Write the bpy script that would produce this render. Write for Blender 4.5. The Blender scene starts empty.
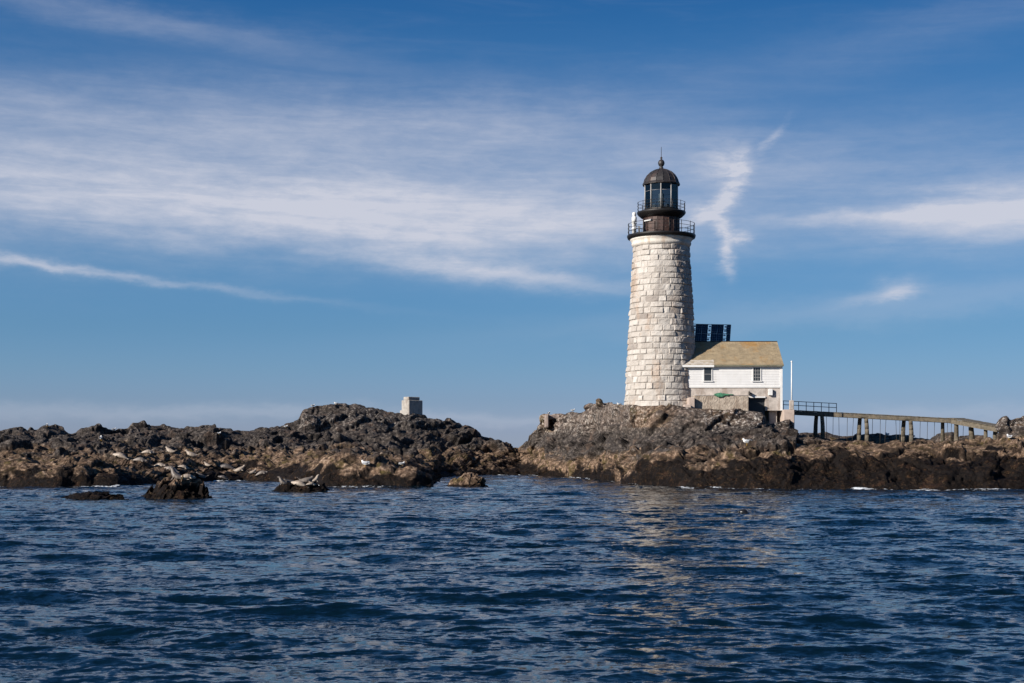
import bpy, bmesh, math, random
import numpy as np
from mathutils import Vector, Matrix
from mathutils.bvhtree import BVHTree
rad = math.radians
S = bpy.context.scene
COL = S.collection
F = 1024 * 50 / 36.0          # focal length in pixels of the 50 mm lens
EYE = 3.0                     # eye height above the water (standing in a small boat)
HOR = 449.0

# ------------------------------------------------------------------ camera
cam = bpy.data.objects.new('camera', bpy.data.cameras.new('camera'))
COL.objects.link(cam)
cam.location = (0, 0, EYE); cam.rotation_euler = (rad(90), 0, 0)
cam.data.lens = 50; cam.data.sensor_width = 36
cam.data.shift_y = (HOR - 341.5) / 1024.0
cam.data.clip_start = 0.5; cam.data.clip_end = 20000
S.camera = cam
S.view_settings.view_transform = 'Standard'; S.view_settings.look = 'None'
S.view_settings.gamma = 1; S.view_settings.exposure = 0.7
S.cycles.max_bounces = 6; S.cycles.transparent_max_bounces = 12

# ------------------------------------------------------------------ sun
SUN_AZ, SUN_EL = 234.0, 24.0       # clockwise from +Y
sd = Vector((math.sin(rad(SUN_AZ)) * math.cos(rad(SUN_EL)), math.cos(rad(SUN_AZ)) * math.cos(rad(SUN_EL)), math.sin(rad(SUN_EL))))
sl = bpy.data.lights.new('sun', 'SUN'); sl.energy = 4.8; sl.angle = rad(0.53); sl.color = (1.0, 0.925, 0.83)
so = bpy.data.objects.new('sun', sl); COL.objects.link(so)
so.rotation_euler = sd.to_track_quat('Z', 'Y').to_euler(); so.location = (-60, -40, 60)

# ------------------------------------------------------------------ world: Nishita sky + cirrus
W = bpy.data.worlds.new('World'); S.world = W; W.use_nodes = True
nt = W.node_tree; N = nt.nodes; L = nt.links; N.clear()
def _set(inp, v):
    if hasattr(v, 'is_output') or isinstance(v, bpy.types.NodeSocket): inp.id_data.links.new(v, inp)
    else: inp.default_value = v
class NB:
    def __init__(s, tree): s.t = tree
    def new(s, k, **kw):
        n = s.t.nodes.new(k)
        for a, b in kw.items(): setattr(n, a, b)
        return n
    def m(s, op, a, b=0.0, c=0.0, clamp=False):
        n = s.new('ShaderNodeMath', operation=op, use_clamp=clamp)
        _set(n.inputs[0], a); _set(n.inputs[1], b); _set(n.inputs[2], c); return n.outputs[0]
    def mix(s, f, a, b, blend='MIX'):
        n = s.new('ShaderNodeMix', data_type='RGBA', blend_type=blend)
        _set(n.inputs[0], f); _set(n.inputs[6], a); _set(n.inputs[7], b); return n.outputs[2]
    def ramp(s, f, stops, interp='LINEAR'):
        n = s.new('ShaderNodeValToRGB'); _set(n.inputs[0], f); cr = n.color_ramp; cr.interpolation = interp
        while len(cr.elements) > 1: cr.elements.remove(cr.elements[-1])
        for i, (p, c) in enumerate(stops):
            e = cr.elements[0] if i == 0 else cr.elements.new(p)
            e.position = p; e.color = c if len(c) == 4 else (*c, 1)
        return n.outputs[0]
    def fr(s, f, a, b, c=0.0, d=1.0):      # smooth map range
        n = s.new('ShaderNodeMapRange', interpolation_type='SMOOTHSTEP')
        for i, v in enumerate((f, a, b, c, d)): _set(n.inputs[i], v)
        return n.outputs[0]
    def noise(s, vec, scale, detail=4, rough=0.5, dist=0.0, out=0):
        n = s.new('ShaderNodeTexNoise'); _set(n.inputs['Vector'], vec)
        n.inputs['Scale'].default_value = scale; n.inputs['Detail'].default_value = detail
        n.inputs['Roughness'].default_value = rough; n.inputs['Distortion'].default_value = dist
        return n.outputs[out]
    def xyz(s, x, y, z):
        n = s.new('ShaderNodeCombineXYZ'); _set(n.inputs[0], x); _set(n.inputs[1], y); _set(n.inputs[2], z); return n.outputs[0]
    def sep(s, v):
        n = s.new('ShaderNodeSeparateXYZ'); _set(n.inputs[0], v); return n.outputs
    def mapv(s, v, scale=(1,1,1), rot=(0,0,0), loc=(0,0,0)):
        n = s.new('ShaderNodeMapping'); _set(n.inputs[0], v)
        n.inputs['Scale'].default_value = scale; n.inputs['Rotation'].default_value = rot; n.inputs['Location'].default_value = loc
        return n.outputs[0]
w = NB(nt)
sky = w.new('ShaderNodeTexSky', sky_type='NISHITA'); sky.sun_disc = False
sky.sun_elevation = rad(SUN_EL); sky.sun_rotation = rad(SUN_AZ)
sky.altitude = 0; sky.air_density = 1.0; sky.dust_density = 0.45; sky.ozone_density = 2.0
gen = w.new('ShaderNodeTexCoord').outputs['Generated']
dx, dy, dz = w.sep(gen)[0:3]
# compass bearing and height angle in hundredths-of-a-radian-like units (1 unit = 1/1422 rad)
az = w.m('MULTIPLY', w.m('ARCTAN2', dx, dy), F)
hyp = w.m('SQRT', w.m('ADD', w.m('MULTIPLY', dx, dx), w.m('MULTIPLY', dy, dy)))
el = w.m('MULTIPLY', w.m('ARCTAN2', dz, hyp), F)
# warp
wn1 = w.sep(w.noise(w.xyz(w.m('MULTIPLY', az, .004), w.m('MULTIPLY', el, .012), 3.1), 1.0, 6, .6, 0, 1))
wn2 = w.sep(w.noise(w.xyz(w.m('MULTIPLY', az, .022), w.m('MULTIPLY', el, .05), 9.1), 1.0, 5, .62, 0, 1))
azw = w.m('ADD', az, w.m('ADD', w.m('MULTIPLY', w.m('SUBTRACT', wn1[0], .5), 110), w.m('MULTIPLY', w.m('SUBTRACT', wn2[0], .5), 34)))
elw = w.m('ADD', el, w.m('ADD', w.m('MULTIPLY', w.m('SUBTRACT', wn1[1], .5), 44), w.m('MULTIPLY', w.m('SUBTRACT', wn2[1], .5), 22)))
azs = w.m('ADD', az, w.m('ADD', w.m('MULTIPLY', w.m('SUBTRACT', wn2[1], .5), 34), w.m('MULTIPLY', w.m('SUBTRACT', wn1[1], .5), 8)))
els = w.m('ADD', el, w.m('MULTIPLY', w.m('SUBTRACT', wn2[0], .5), 20))
def AZ(px): return math.atan((px - 512) / F) * F
def EL(px, py): return math.atan((HOR - py) / F / math.hypot(1, (px - 512) / F)) * F
def blob(px, py, hw, hh, ang=0, soft=2.0, small=False):
    a0, e0 = AZ(px), EL(px, py); c, s_ = math.cos(rad(ang)), math.sin(rad(ang))
    A, E = (azs, els) if small else (azw, elw)
    x = w.m('SUBTRACT', A, a0); y = w.m('SUBTRACT', E, e0)
    p = w.m('DIVIDE', w.m('ADD', w.m('MULTIPLY', x, c), w.m('MULTIPLY', y, s_)), hw)
    q = w.m('DIVIDE', w.m('SUBTRACT', w.m('MULTIPLY', y, c), w.m('MULTIPLY', x, s_)), hh)
    r2 = w.m('ADD', w.m('MULTIPLY', p, p), w.m('MULTIPLY', q, q))
    return w.m('POWER', 2.71828, w.m('MULTIPLY', r2, -1.0 * soft / 2))
def acc(lst):
    t = None
    for v, k in lst:
        v = w.m('MULTIPLY', v, k); t = v if t is None else w.m('ADD', t, v)
    return t
streak = w.noise(w.xyz(w.m('MULTIPLY', az, .006), w.m('MULTIPLY', w.m('ADD', el, w.m('MULTIPLY', az, .025)), .055), 1.7), 1.0, 7, .62, .4)
fine = w.noise(w.xyz(w.m('MULTIPLY', az, .03), w.m('MULTIPLY', el, .09), 5.7), 1.0, 6, .65, .3)
st = w.fr(streak, .28, .72, .70, 1.1)
fn = w.fr(fine, .25, .75, .84, 1.1)
broad = acc([(blob(330, 205, 420, 42, -2), .22), (blob(240, 160, 560, 66, 0), .42), (blob(330, 118, 300, 26, 0), .16), (blob(900, 175, 330, 40, 0), .13), (blob(400, 226, 290, 31, -2), .45),
             (blob(130, 203, 250, 24, 0), .28), (blob(470, 215, 200, 34, -6), .25), (blob(560, 140, 260, 26, -8), .12),
             (blob(110, 15, 210, 16, -6), .20), (blob(900, 35, 240, 26, 8), .10), (blob(420, 250, 130, 20, -8), .22),
             (blob(-500, 150, 380, 70), .4), (blob(1500, 190, 380, 60), .35)])
thin = acc([(blob(90, 272, 180, 4.2, -6, small=True), .34), (blob(20, 263, 80, 6, -5, small=True), .25), (blob(500, 274, 130, 9, -7, small=True), .5),
            (blob(995, 212, 105, 24, 2, small=True), .8), (blob(890, 216, 110, 6, 0, small=True), .35), (blob(897, 290, 17, 9, 8, small=True), .55), (blob(872, 298, 34, 5, 8, small=True), .25)])
plume = acc([(blob(772, 140, 20, 4, 48, small=True), .22), (blob(726, 163, 22, 18, 0, small=True), .36), (blob(741, 172, 8, 20, -14, small=True), .5), (blob(726, 197, 22, 7.5, 42, small=True), .6),
             (blob(704, 214, 17, 8, 8, small=True), .6), (blob(721, 228, 17, 7, -42, small=True), .55), (blob(737, 238, 11, 7, 25, small=True), .5), (blob(727, 256, 6, 17, 6, small=True), .55)])
haz = acc([(blob(150, 416, 520, 8, 0), .15), (blob(900, 305, 330, 16, 4), .16), (blob(760, 418, 500, 7, 0), .12)])
glob = w.m('MULTIPLY', w.m('MULTIPLY', w.fr(streak, .45, .75), .07), w.fr(el, 300, 560))
cl = w.m('ADD', w.m('MULTIPLY', w.m('MULTIPLY', broad, st), fn), w.m('MULTIPLY', thin, w.m('MULTIPLY', fn, w.fr(streak, .25, .6, .55, 1.1))))
cl = w.m('ADD', cl, w.m('MULTIPLY', plume, w.fr(fine, .30, .62, .45, 1.25)))
cl = w.m('ADD', cl, haz); cl = w.m('ADD', cl, glob)
cl = w.m('MULTIPLY', w.m('MINIMUM', cl, .92), w.fr(el, -5, 5))
# clear, polarised autumn air: Nishita graded by height angle
GR = [(.0014, .701, .893, 1.644), (.0134, .60, .764, 1.459), (.0344, .507, .683, 1.236), (.0555, .47, .68, 1.132), (.0834, .423, .66, 1.034), (.1317, .422, .696, 1.024), (.2057, .40, .70, 1.018), (.2701, .324, .662, 1.006), (.298, .293, .619, .978), (.6, .26, .58, .95)]
grade = w.ramp(dz, [(z_, (a_/2, b_/2, c_/2)) for z_, a_, b_, c_ in GR])
skyc = w.mix(1.0, w.mix(1.0, sky.outputs[0], grade, 'MULTIPLY'), w.ramp(w.m('ADD', w.m('MULTIPLY', dx, .5), .5), [(.3, (1, 1, 1)), (.7, (.8, .8, .8))]), 'MULTIPLY')
hsv = w.new('ShaderNodeHueSaturation'); hsv.inputs['Saturation'].default_value = 1.05; hsv.inputs['Value'].default_value = 2.28
_set(hsv.inputs['Color'], skyc)
cloudc = (7.7, 7.9, 9.0, 1)
bg = w.new('ShaderNodeBackground'); bg.inputs[1].default_value = 0.05
_set(bg.inputs[0], w.mix(cl, hsv.outputs[0], cloudc))
ow = w.new('ShaderNodeOutputWorld'); L.new(bg.outputs[0], ow.inputs[0])

# ------------------------------------------------------------------ helpers
def X(px, D): return (px - 512) * D / F
def Z(py, D): return EYE + (HOR - py) * D / F
def P(px, py, D): return Vector((X(px, D), D, Z(py, D)))

def tag(o, label=None, cat=None, group=None, kind=None):
    if label: o['label'] = label
    if cat: o['category'] = cat
    if group: o['group'] = group
    if kind: o['kind'] = kind
    return o
def empty(name, loc):
    o = bpy.data.objects.new(name, None); COL.objects.link(o); o.location = loc; o.empty_display_size = .3
    return o
class MB:
    def __init__(s): s.v = []; s.f = []; s.sm = []
    def add(s, vs, fs, smooth=False):
        b = len(s.v); s.v += [tuple(v) for v in vs]; s.f += [[i + b for i in f] for f in fs]; s.sm += [smooth] * len(fs); return s
    def box(s, a, b, M=None):
        x0, y0, z0 = a; x1, y1, z1 = b
        vs = [Vector(p) for p in ((x0,y0,z0),(x1,y0,z0),(x1,y1,z0),(x0,y1,z0),(x0,y0,z1),(x1,y0,z1),(x1,y1,z1),(x0,y1,z1))]
        if M: vs = [M @ v for v in vs]
        return s.add(vs, [(3,2,1,0),(4,5,6,7),(0,1,5,4),(1,2,6,5),(2,3,7,6),(3,0,4,7)])
    def tube(s, a, b, r, r2=None, n=8, smooth=True):
        a, b = Vector(a), Vector(b); r2 = r if r2 is None else r2
        q = (b - a).to_track_quat('Z', 'Y').to_matrix()
        vs = []
        for c, rr in ((a, r), (b, r2)):
            for i in range(n):
                t = 2 * math.pi * i / n; vs.append(c + q @ Vector((rr * math.cos(t), rr * math.sin(t), 0)))
        s.add(vs, [(i, (i+1) % n, n + (i+1) % n, n + i) for i in range(n)], smooth)
        return s.add([], []) if False else s._caps(vs, n)
    def _caps(s, vs, n):
        b = len(s.v) - 2 * n
        s.f += [[b + n - 1 - i for i in range(n)], [b + n + i for i in range(n)]]; s.sm += [False, False]; return s
    def path(s, pts, r, n=6, closed=False):
        k = len(pts)
        for i in range(k if closed else k - 1): s.tube(pts[i], pts[(i+1) % k], r, n=n)
        return s
    def lathe(s, prof, n=32, c=(0,0,0), smooth=True, caps=True, ph=0):
        vs = []
        for r, z in prof:
            for i in range(n):
                t = 2 * math.pi * i / n + ph; vs.append((c[0] + r*math.cos(t), c[1] + r*math.sin(t), c[2] + z))
        fs = []
        for j in range(len(prof) - 1):
            for i in range(n): fs.append((j*n+i, j*n+(i+1) % n, (j+1)*n+(i+1) % n, (j+1)*n+i))
        s.add(vs, fs, smooth)
        if caps:
            b = len(s.v) - n * len(prof)
            s.f += [[b + n - 1 - i for i in range(n)], [b + n*(len(prof)-1) + i for i in range(n)]]; s.sm += [False, False]
        return s
    def ell(s, c, r, M=None, nu=14, nv=9):
        vs = []; c = Vector(c)
        for j in range(nv + 1):
            ph = math.pi * j / nv
            for i in range(nu):
                t = 2*math.pi*i/nu; v = Vector((r[0]*math.sin(ph)*math.cos(t), r[1]*math.sin(ph)*math.sin(t), -r[2]*math.cos(ph)))
                vs.append(c + (M @ v if M else v))
        return s.add(vs, [(j*nu+i, j*nu+(i+1) % nu, (j+1)*nu+(i+1) % nu, (j+1)*nu+i) for j in range(nv) for i in range(nu)], True)
    def build(s, name, mat, parent=None, bevel=0, voxel=0, recalc=True):
        me = bpy.data.meshes.new(name); me.from_pydata(s.v, [], s.f); me.update()
        me.polygons.foreach_set('use_smooth', s.sm)
        bm = bmesh.new(); bm.from_mesh(me)
        bmesh.ops.remove_doubles(bm, verts=bm.verts, dist=1e-5)
        if recalc: bmesh.ops.recalc_face_normals(bm, faces=bm.faces)
        bm.to_mesh(me); bm.free()
        me.materials.append(mat)
        o = bpy.data.objects.new(name, me); COL.objects.link(o)
        if bevel:
            mo = o.modifiers.new('b', 'BEVEL'); mo.width = bevel; mo.segments = 1; mo.limit_method = 'ANGLE'
        if voxel:
            mo = o.modifiers.new('r', 'REMESH'); mo.mode = 'VOXEL'; mo.voxel_size = voxel; mo.use_smooth_shade = True
            mo = o.modifiers.new('s', 'SMOOTH'); mo.iterations = 4; mo.factor = .6
            dg = bpy.context.evaluated_depsgraph_get()
            nm = bpy.data.meshes.new_from_object(o.evaluated_get(dg)); o.modifiers.clear(); o.data = nm; nm.name = name
            if not nm.materials: nm.materials.append(mat)
            nm.polygons.foreach_set('use_smooth', [True] * len(nm.polygons))
        if parent:
            o.parent = parent; o.matrix_parent_inverse = Matrix.Translation(-Vector(parent.location)) if parent.type == 'EMPTY' and not parent.parent else Matrix.Identity(4)
        return o
# parts are written in world coordinates; parent() keeps them there
def part(mb, name, mat, parent, **kw):
    o = mb.build(name, mat, None, **kw)
    o.parent = parent
    root = parent
    while root.parent: root = root.parent
    if parent is root: o.matrix_parent_inverse = Matrix.Translation(-root.location)
    return o

ALB = .78      # scales base colours down evenly, deepening shade against the stronger sun
def mat(name, col, rough=.7, metal=0.0, var=.25, scale=3.0, bump=0.0, bscale=20.0, stain=None, stamt=.5, stscale=1.0, spec=.5):
    m = bpy.data.materials.new(name); m.use_nodes = True; t = m.node_tree; b = NB(t)
    col = tuple(c_ * ALB for c_ in col); stain = stain and tuple(c_ * ALB for c_ in stain)
    pr = t.nodes['Principled BSDF']; co = b.new('ShaderNodeTexCoord').outputs['Object']
    n1 = b.noise(co, scale, 5, .6)
    dark = tuple(c * (1 - var) for c in col); lite = tuple(min(1, c * (1 + var)) for c in col)
    c = b.ramp(n1, [(.3, dark), (.7, lite)])
    if stain:
        sm = b.fr(b.noise(b.mapv(co, (1, 1, .35)), stscale, 6, .65), .48, .66, 0, stamt)
        c = b.mix(sm, c, (*stain, 1))
    _set(pr.inputs['Base Color'], c)
    pr.inputs['Roughness'].default_value = rough; pr.inputs['Metallic'].default_value = metal
    pr.inputs['Specular IOR Level'].default_value = spec
    if bump:
        bn = b.new('ShaderNodeBump'); bn.inputs['Strength'].default_value = bump; bn.inputs['Distance'].default_value = .05
        _set(bn.inputs['Height'], b.noise(co, bscale, 6, .65)); _set(pr.inputs['Normal'], bn.outputs[0])
    return m

# ---- numpy noise
def _hash(ix, iy, iz, k):
    h = (ix.astype(np.int64) * 374761393 + iy.astype(np.int64) * 668265263 + iz.astype(np.int64) * 2147483647 + k * 1274126177) & 0xffffffff
    h = ((h ^ (h >> 13)) * 1274126177) & 0xffffffff
    h = ((h ^ (h >> 16)) * 2246822519) & 0xffffffff
    h = h ^ (h >> 15)
    return (h & 0xffffff).astype(np.float32) / np.float32(0xffffff)
def vnoise(x, y, z, k=0):
    ix, iy, iz = np.floor(x), np.floor(y), np.floor(z)
    fx, fy, fz = x - ix, y - iy, z - iz
    fx, fy, fz = [a*a*(3-2*a) for a in (fx, fy, fz)]
    r = 0
    for a in (0, 1):
        for b in (0, 1):
            for c in (0, 1):
                r = r + _hash(ix+a, iy+b, iz+c, k) * (fx if a else 1-fx) * (fy if b else 1-fy) * (fz if c else 1-fz)
    return r * 2 - 1
def fbm(x, y, z, oct=5, k=0, g=.5):
    r = 0; a = 1; s = 0
    for i in range(oct):
        r = r + a * vnoise(x * 2**i + 13.7*i, y * 2**i + 5.1*i, z * 2**i, k + i); s += a; a *= g
    return r / s
def facets(x, y, z, k):
    """nearest cell: per-cell offset, tilt plane value, and border closeness (F2-F1)"""
    ix, iy, iz = np.floor(x), np.floor(y), np.floor(z)
    f1 = np.full(x.shape, 9., np.float32); f2 = f1.copy(); val = np.zeros_like(f1); til = np.zeros_like(f1)
    for a in (-1, 0, 1):
        for b in (-1, 0, 1):
            for c in (-1, 0, 1):
                cx, cy, cz = ix+a, iy+b, iz+c
                px = cx + _hash(cx, cy, cz, k); py = cy + _hash(cx, cy, cz, k+1); pz = cz + _hash(cx, cy, cz, k+2)
                dx, dy, dz = x-px, y-py, z-pz
                d = dx*dx + dy*dy + dz*dz
                n = d < f1
                f2 = np.where(n, f1, np.minimum(f2, d)); f1 = np.where(n, d, f1)
                h = _hash(cx, cy, cz, k+3) * 2 - 1
                tx = _hash(cx, cy, cz, k+4) * 2 - 1; ty = _hash(cx, cy, cz, k+5) * 2 - 1; tz = _hash(cx, cy, cz, k+6) * 2 - 1
                val = np.where(n, h, val); til = np.where(n, tx*dx + ty*dy + tz*dz, til)
    return val, til, np.sqrt(f2) - np.sqrt(f1), np.sqrt(f1)
def grid_mesh(name, V, nr, nc, material, attrs=None, smooth=True):
    me = bpy.data.meshes.new(name)
    idx = np.arange(nr*nc, dtype=np.int32).reshape(nr, nc)
    q = np.stack([idx[:-1, :-1], idx[:-1, 1:], idx[1:, 1:], idx[1:, :-1]], -1).reshape(-1, 4)
    me.vertices.add(nr*nc); me.vertices.foreach_set('co', V.astype(np.float32).ravel())
    me.loops.add(q.size); me.loops.foreach_set('vertex_index', q.ravel())
    me.polygons.add(len(q)); me.polygons.foreach_set('loop_start', np.arange(0, q.size, 4, dtype=np.int32))
    me.polygons.foreach_set('use_smooth', np.full(len(q), smooth))
    me.update(); me.validate()
    for k, a in (attrs or {}).items():
        at = me.attributes.new(k, 'FLOAT', 'POINT'); at.data.foreach_set('value', a.astype(np.float32).ravel())
    me.materials.append(material)
    o = bpy.data.objects.new(name, me); COL.objects.link(o)
    return o, q

# ------------------------------------------------------------------ rock material
def rock_material():
    m = bpy.data.materials.new('shore_rock'); m.use_nodes = True; t = m.node_tree; b = NB(t)
    pr = t.nodes['Principled BSDF']; co = b.new('ShaderNodeTexCoord').outputs['Object']
    def at(nm): n = b.new('ShaderNodeAttribute'); n.attribute_name = nm; return n.outputs['Fac']
    weed, tan, guano, crack, pale = at('weed'), at('tan'), at('guano'), at('crack'), at('pale')
    n1 = b.noise(co, .55, 6, .62); n2 = b.noise(co, 3.2, 6, .66); n3 = b.noise(co, 11, 4, .6); n4 = b.noise(b.mapv(co, loc=(40, 7, 3)), .9, 6, .7); n5 = b.noise(b.mapv(co, loc=(4, 17, 3)), .7, 6, .7); n6 = b.noise(b.mapv(co, loc=(14, 2, 3)), 6, 5, .7)
    grey = b.ramp(n2, [(.30, (.022, .021, .023)), (.5, (.070, .061, .056)), (.67, (.24, .21, .185))])
    grey = b.mix(b.fr(n1, .54, .64, 0, .5), grey, (.17, .115, .085, 1))
    grey = b.mix(b.m('MULTIPLY', pale, b.fr(n5, .36, .56)), grey, b.ramp(n2, [(.3, (.055, .043, .038)), (.48, (.18, .14, .115)), (.58, (.30, .25, .215)), (.7, (.58, .52, .47))]))
    grey = b.mix(b.fr(n4, .56, .68, 0, .75), grey, (.03, .028, .03, 1))
    tanc = b.ramp(n2, [(.32, (.045, .030, .021)), (.5, (.20, .135, .092)), (.66, (.50, .37, .27))])
    tanc = b.mix(b.fr(n4, .50, .62, 0, .85), tanc, (.085, .068, .022, 1))
    tanc = b.mix(b.fr(n1, .52, .62, 0, .7), tanc, (.05, .034, .02, 1))
    wd = b.ramp(n2, [(.36, (.003, .002, .002)), (.56, (.010, .006, .004)), (.72, (.075, .042, .022))])
    wd = b.mix(b.fr(n5, .56, .64, 0, .4), wd, (.055, .027, .018, 1))
    wd = b.mix(b.m('MULTIPLY', b.fr(n3, .56, .66), b.fr(n5, .49, .60, 0, .9)), wd, (.17, .115, .06, 1))
    wd = b.mix(b.fr(n6, .64, .74, 0, .4), wd, (.09, .07, .03, 1))
    c = b.mix(b.m('ADD', tan, b.m('MULTIPLY', b.m('SUBTRACT', n4, .5), .5), clamp=True), grey, tanc)
    wm = b.fr(b.m('ADD', weed, b.m('MULTIPLY', b.m('SUBTRACT', n4, .5), 1.1)), .35, .65)
    c = b.mix(wm, c, wd)
    g = b.m('MULTIPLY', b.fr(b.m('ADD', n2, b.m('MULTIPLY', n3, .5)), .77, .87), guano)
    c = b.mix(g, c, (.72, .68, .62, 1))
    c = b.mix(b.m('MULTIPLY', crack, .8), c, (.012, .010, .010, 1))
    c = b.mix(1.0, c, (.80, .77, .75, 1), 'MULTIPLY')
    _set(pr.inputs['Base Color'], c)
    _set(pr.inputs['Roughness'], b.fr(wm, 0, 1, .9, .75))
    pr.inputs['Specular IOR Level'].default_value = .12
    bn = b.new('ShaderNodeBump'); bn.inputs['Strength'].default_value = 1; bn.inputs['Distance'].default_value = .22
    _set(bn.inputs['Height'], b.m('ADD', n2, b.m('MULTIPLY', n3, .5))); _set(pr.inputs['Normal'], bn.outputs[0])
    return m
ROCK = rock_material()

# ------------------------------------------------------------------ terrain of the island
def D_shore(py): return EYE * F / (py - HOR)
# bearing key, shoreline distance, then control points (height-reading py, distance): cliff top, ledge, shelf, ridge
K = [
 (-700, 110, (462,118),(455,130),(448,146),(440,168)),
 (-200, 110, (462,118),(455,130),(448,146),(430,168)),
 (0,   112, (466,116),(456,130),(443,148),(430,165)),
 (20,  112, (466,116),(455,130),(443,148),(428,165)),
 (36,  112, (467,116),(456,130),(443,148),(434,165)),
 (46,  112, (467,116),(456,130),(443,148),(427,165)),
 (60,  112, (467,116),(456,130),(443,148),(430,165)),
 (72,  113, (467,117),(456,130),(443,148),(434,165)),
 (92,  114, (466,119),(456,132),(442,148),(427,165)),
 (114, 115, (468,120),(456,132),(444,148),(433,166)),
 (128, 118, (470,122),(457,134),(445,148),(432,166)),
 (131, 118, (470,122),(457,134),(445,148),(423,166)),
 (150, 121, (472,125),(458,136),(446,150),(422,167)),
 (180, 124, (474,127),(459,138),(447,152),(425,168)),
 (205, 130, (475,133),(461,141),(447,153),(428,168)),
 (240, 134, (475,136),(462,143),(447,155),(431,170)),
 (270, 133, (474,136),(462,143),(446,156),(430,172)),
 (296, 125, (472,128),(460,142),(446,158),(424,176)),
 (304, 118, (469,122),(458,142),(446,160),(411,178)),
 (325, 113, (463,118),(457,143),(446,163),(404,180)),
 (345, 112, (463,117),(456,144),(447,164),(405,180)),
 (365, 112, (467,116),(457,146),(447,164),(410,180)),
 (385, 112, (468,115),(460,147),(448,165),(413,180)),
 (410, 112, (473,115),(463,150),(449,166),(415,180)),
 (432, 113, (479,115),(466,155),(450,168),(416,181)),
 (440, 150, (476,154),(464,160),(450,169),(417,181)),
 (460, 158, (471,161),(462,164),(450,170),(423,182)),
 (485, 162, (470,164),(461,168),(452,172),(435,181)),
 (505, 164, (471,166),(465,169),(459,173),(442,180)),
 (519, 165, (471,167),(467,170),(462,173),(449,180)),
 (527, 163, (471,165),(466,168),(458,172),(443,178)),
 (533, 161, (470,163),(464,166),(452,170),(434,175)),
 (542, 157, (468,160),(459,163),(448,167),(417,172)),
 (560, 152, (466,155),(455,158),(444,162),(412,168)),
 (580, 144, (465,147),(452,151),(441,156),(410,162)),
 (592, 138, (465,141),(451,145),(440,150),(405,157)),
 (610, 130, (463,133),(450,137),(439,142),(404,147)),
 (630, 122, (462,125),(449,129),(437,134),(405.5,135)),
 (660, 115, (460,118),(450,122),(436,129),(405.5,133)),
 (700, 109, (458,115),(449,121),(436,127),(409,132.5)),
 (745, 107, (456,113),(448,120),(435,127),(411,132.5)),
 (762, 106, (453,115),(449,120),(437,127),(412.5,132.5)),
 (769, 106, (453,115),(449,120),(437,127),(424,132.5)),
 (790, 106, (453,115),(449,120),(439,127),(419,133.5)),
 (800, 106, (453,115),(450,120),(444,127),(437,137)),
 (830, 106, (453,115),(450,120),(447,127),(440,139)),
 (860, 106, (451,115),(449,119),(448,127),(444,139)),
 (930, 105, (450,114),(448,119),(448,127),(446,137)),
 (985, 105, (450,114),(448,118),(447,124),(446,133)),
 (999, 105, (449,114),(447,118),(445,121),(440,128)),
 (1007, 105, (448,114),(445,118),(442,121),(426,127)),
 (1030, 105, (446,114),(443,118),(437,121),(419,127)),
 (1200,106, (446,111),(441,117),(434,124),(412,132)),
 (1700,112, (452,118),(450,124),(440,132),(430,140)),
]
ku = np.array([k[0] for k in K], float)
kS = np.array([k[1] for k in K], float)
kD = np.array([[c[1] for c in k[2:]] for k in K], float)
kz = np.array([[Z(c[0], c[1]) for c in k[2:]] for k in K], float)
# far low shore behind the walkway
def far_top(u): return np.interp(u, [780, 800, 860, 900, 940, 985, 1005], [0, 4.7, 4.5, 4.5, 4.2, 4.5, 0])

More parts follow.
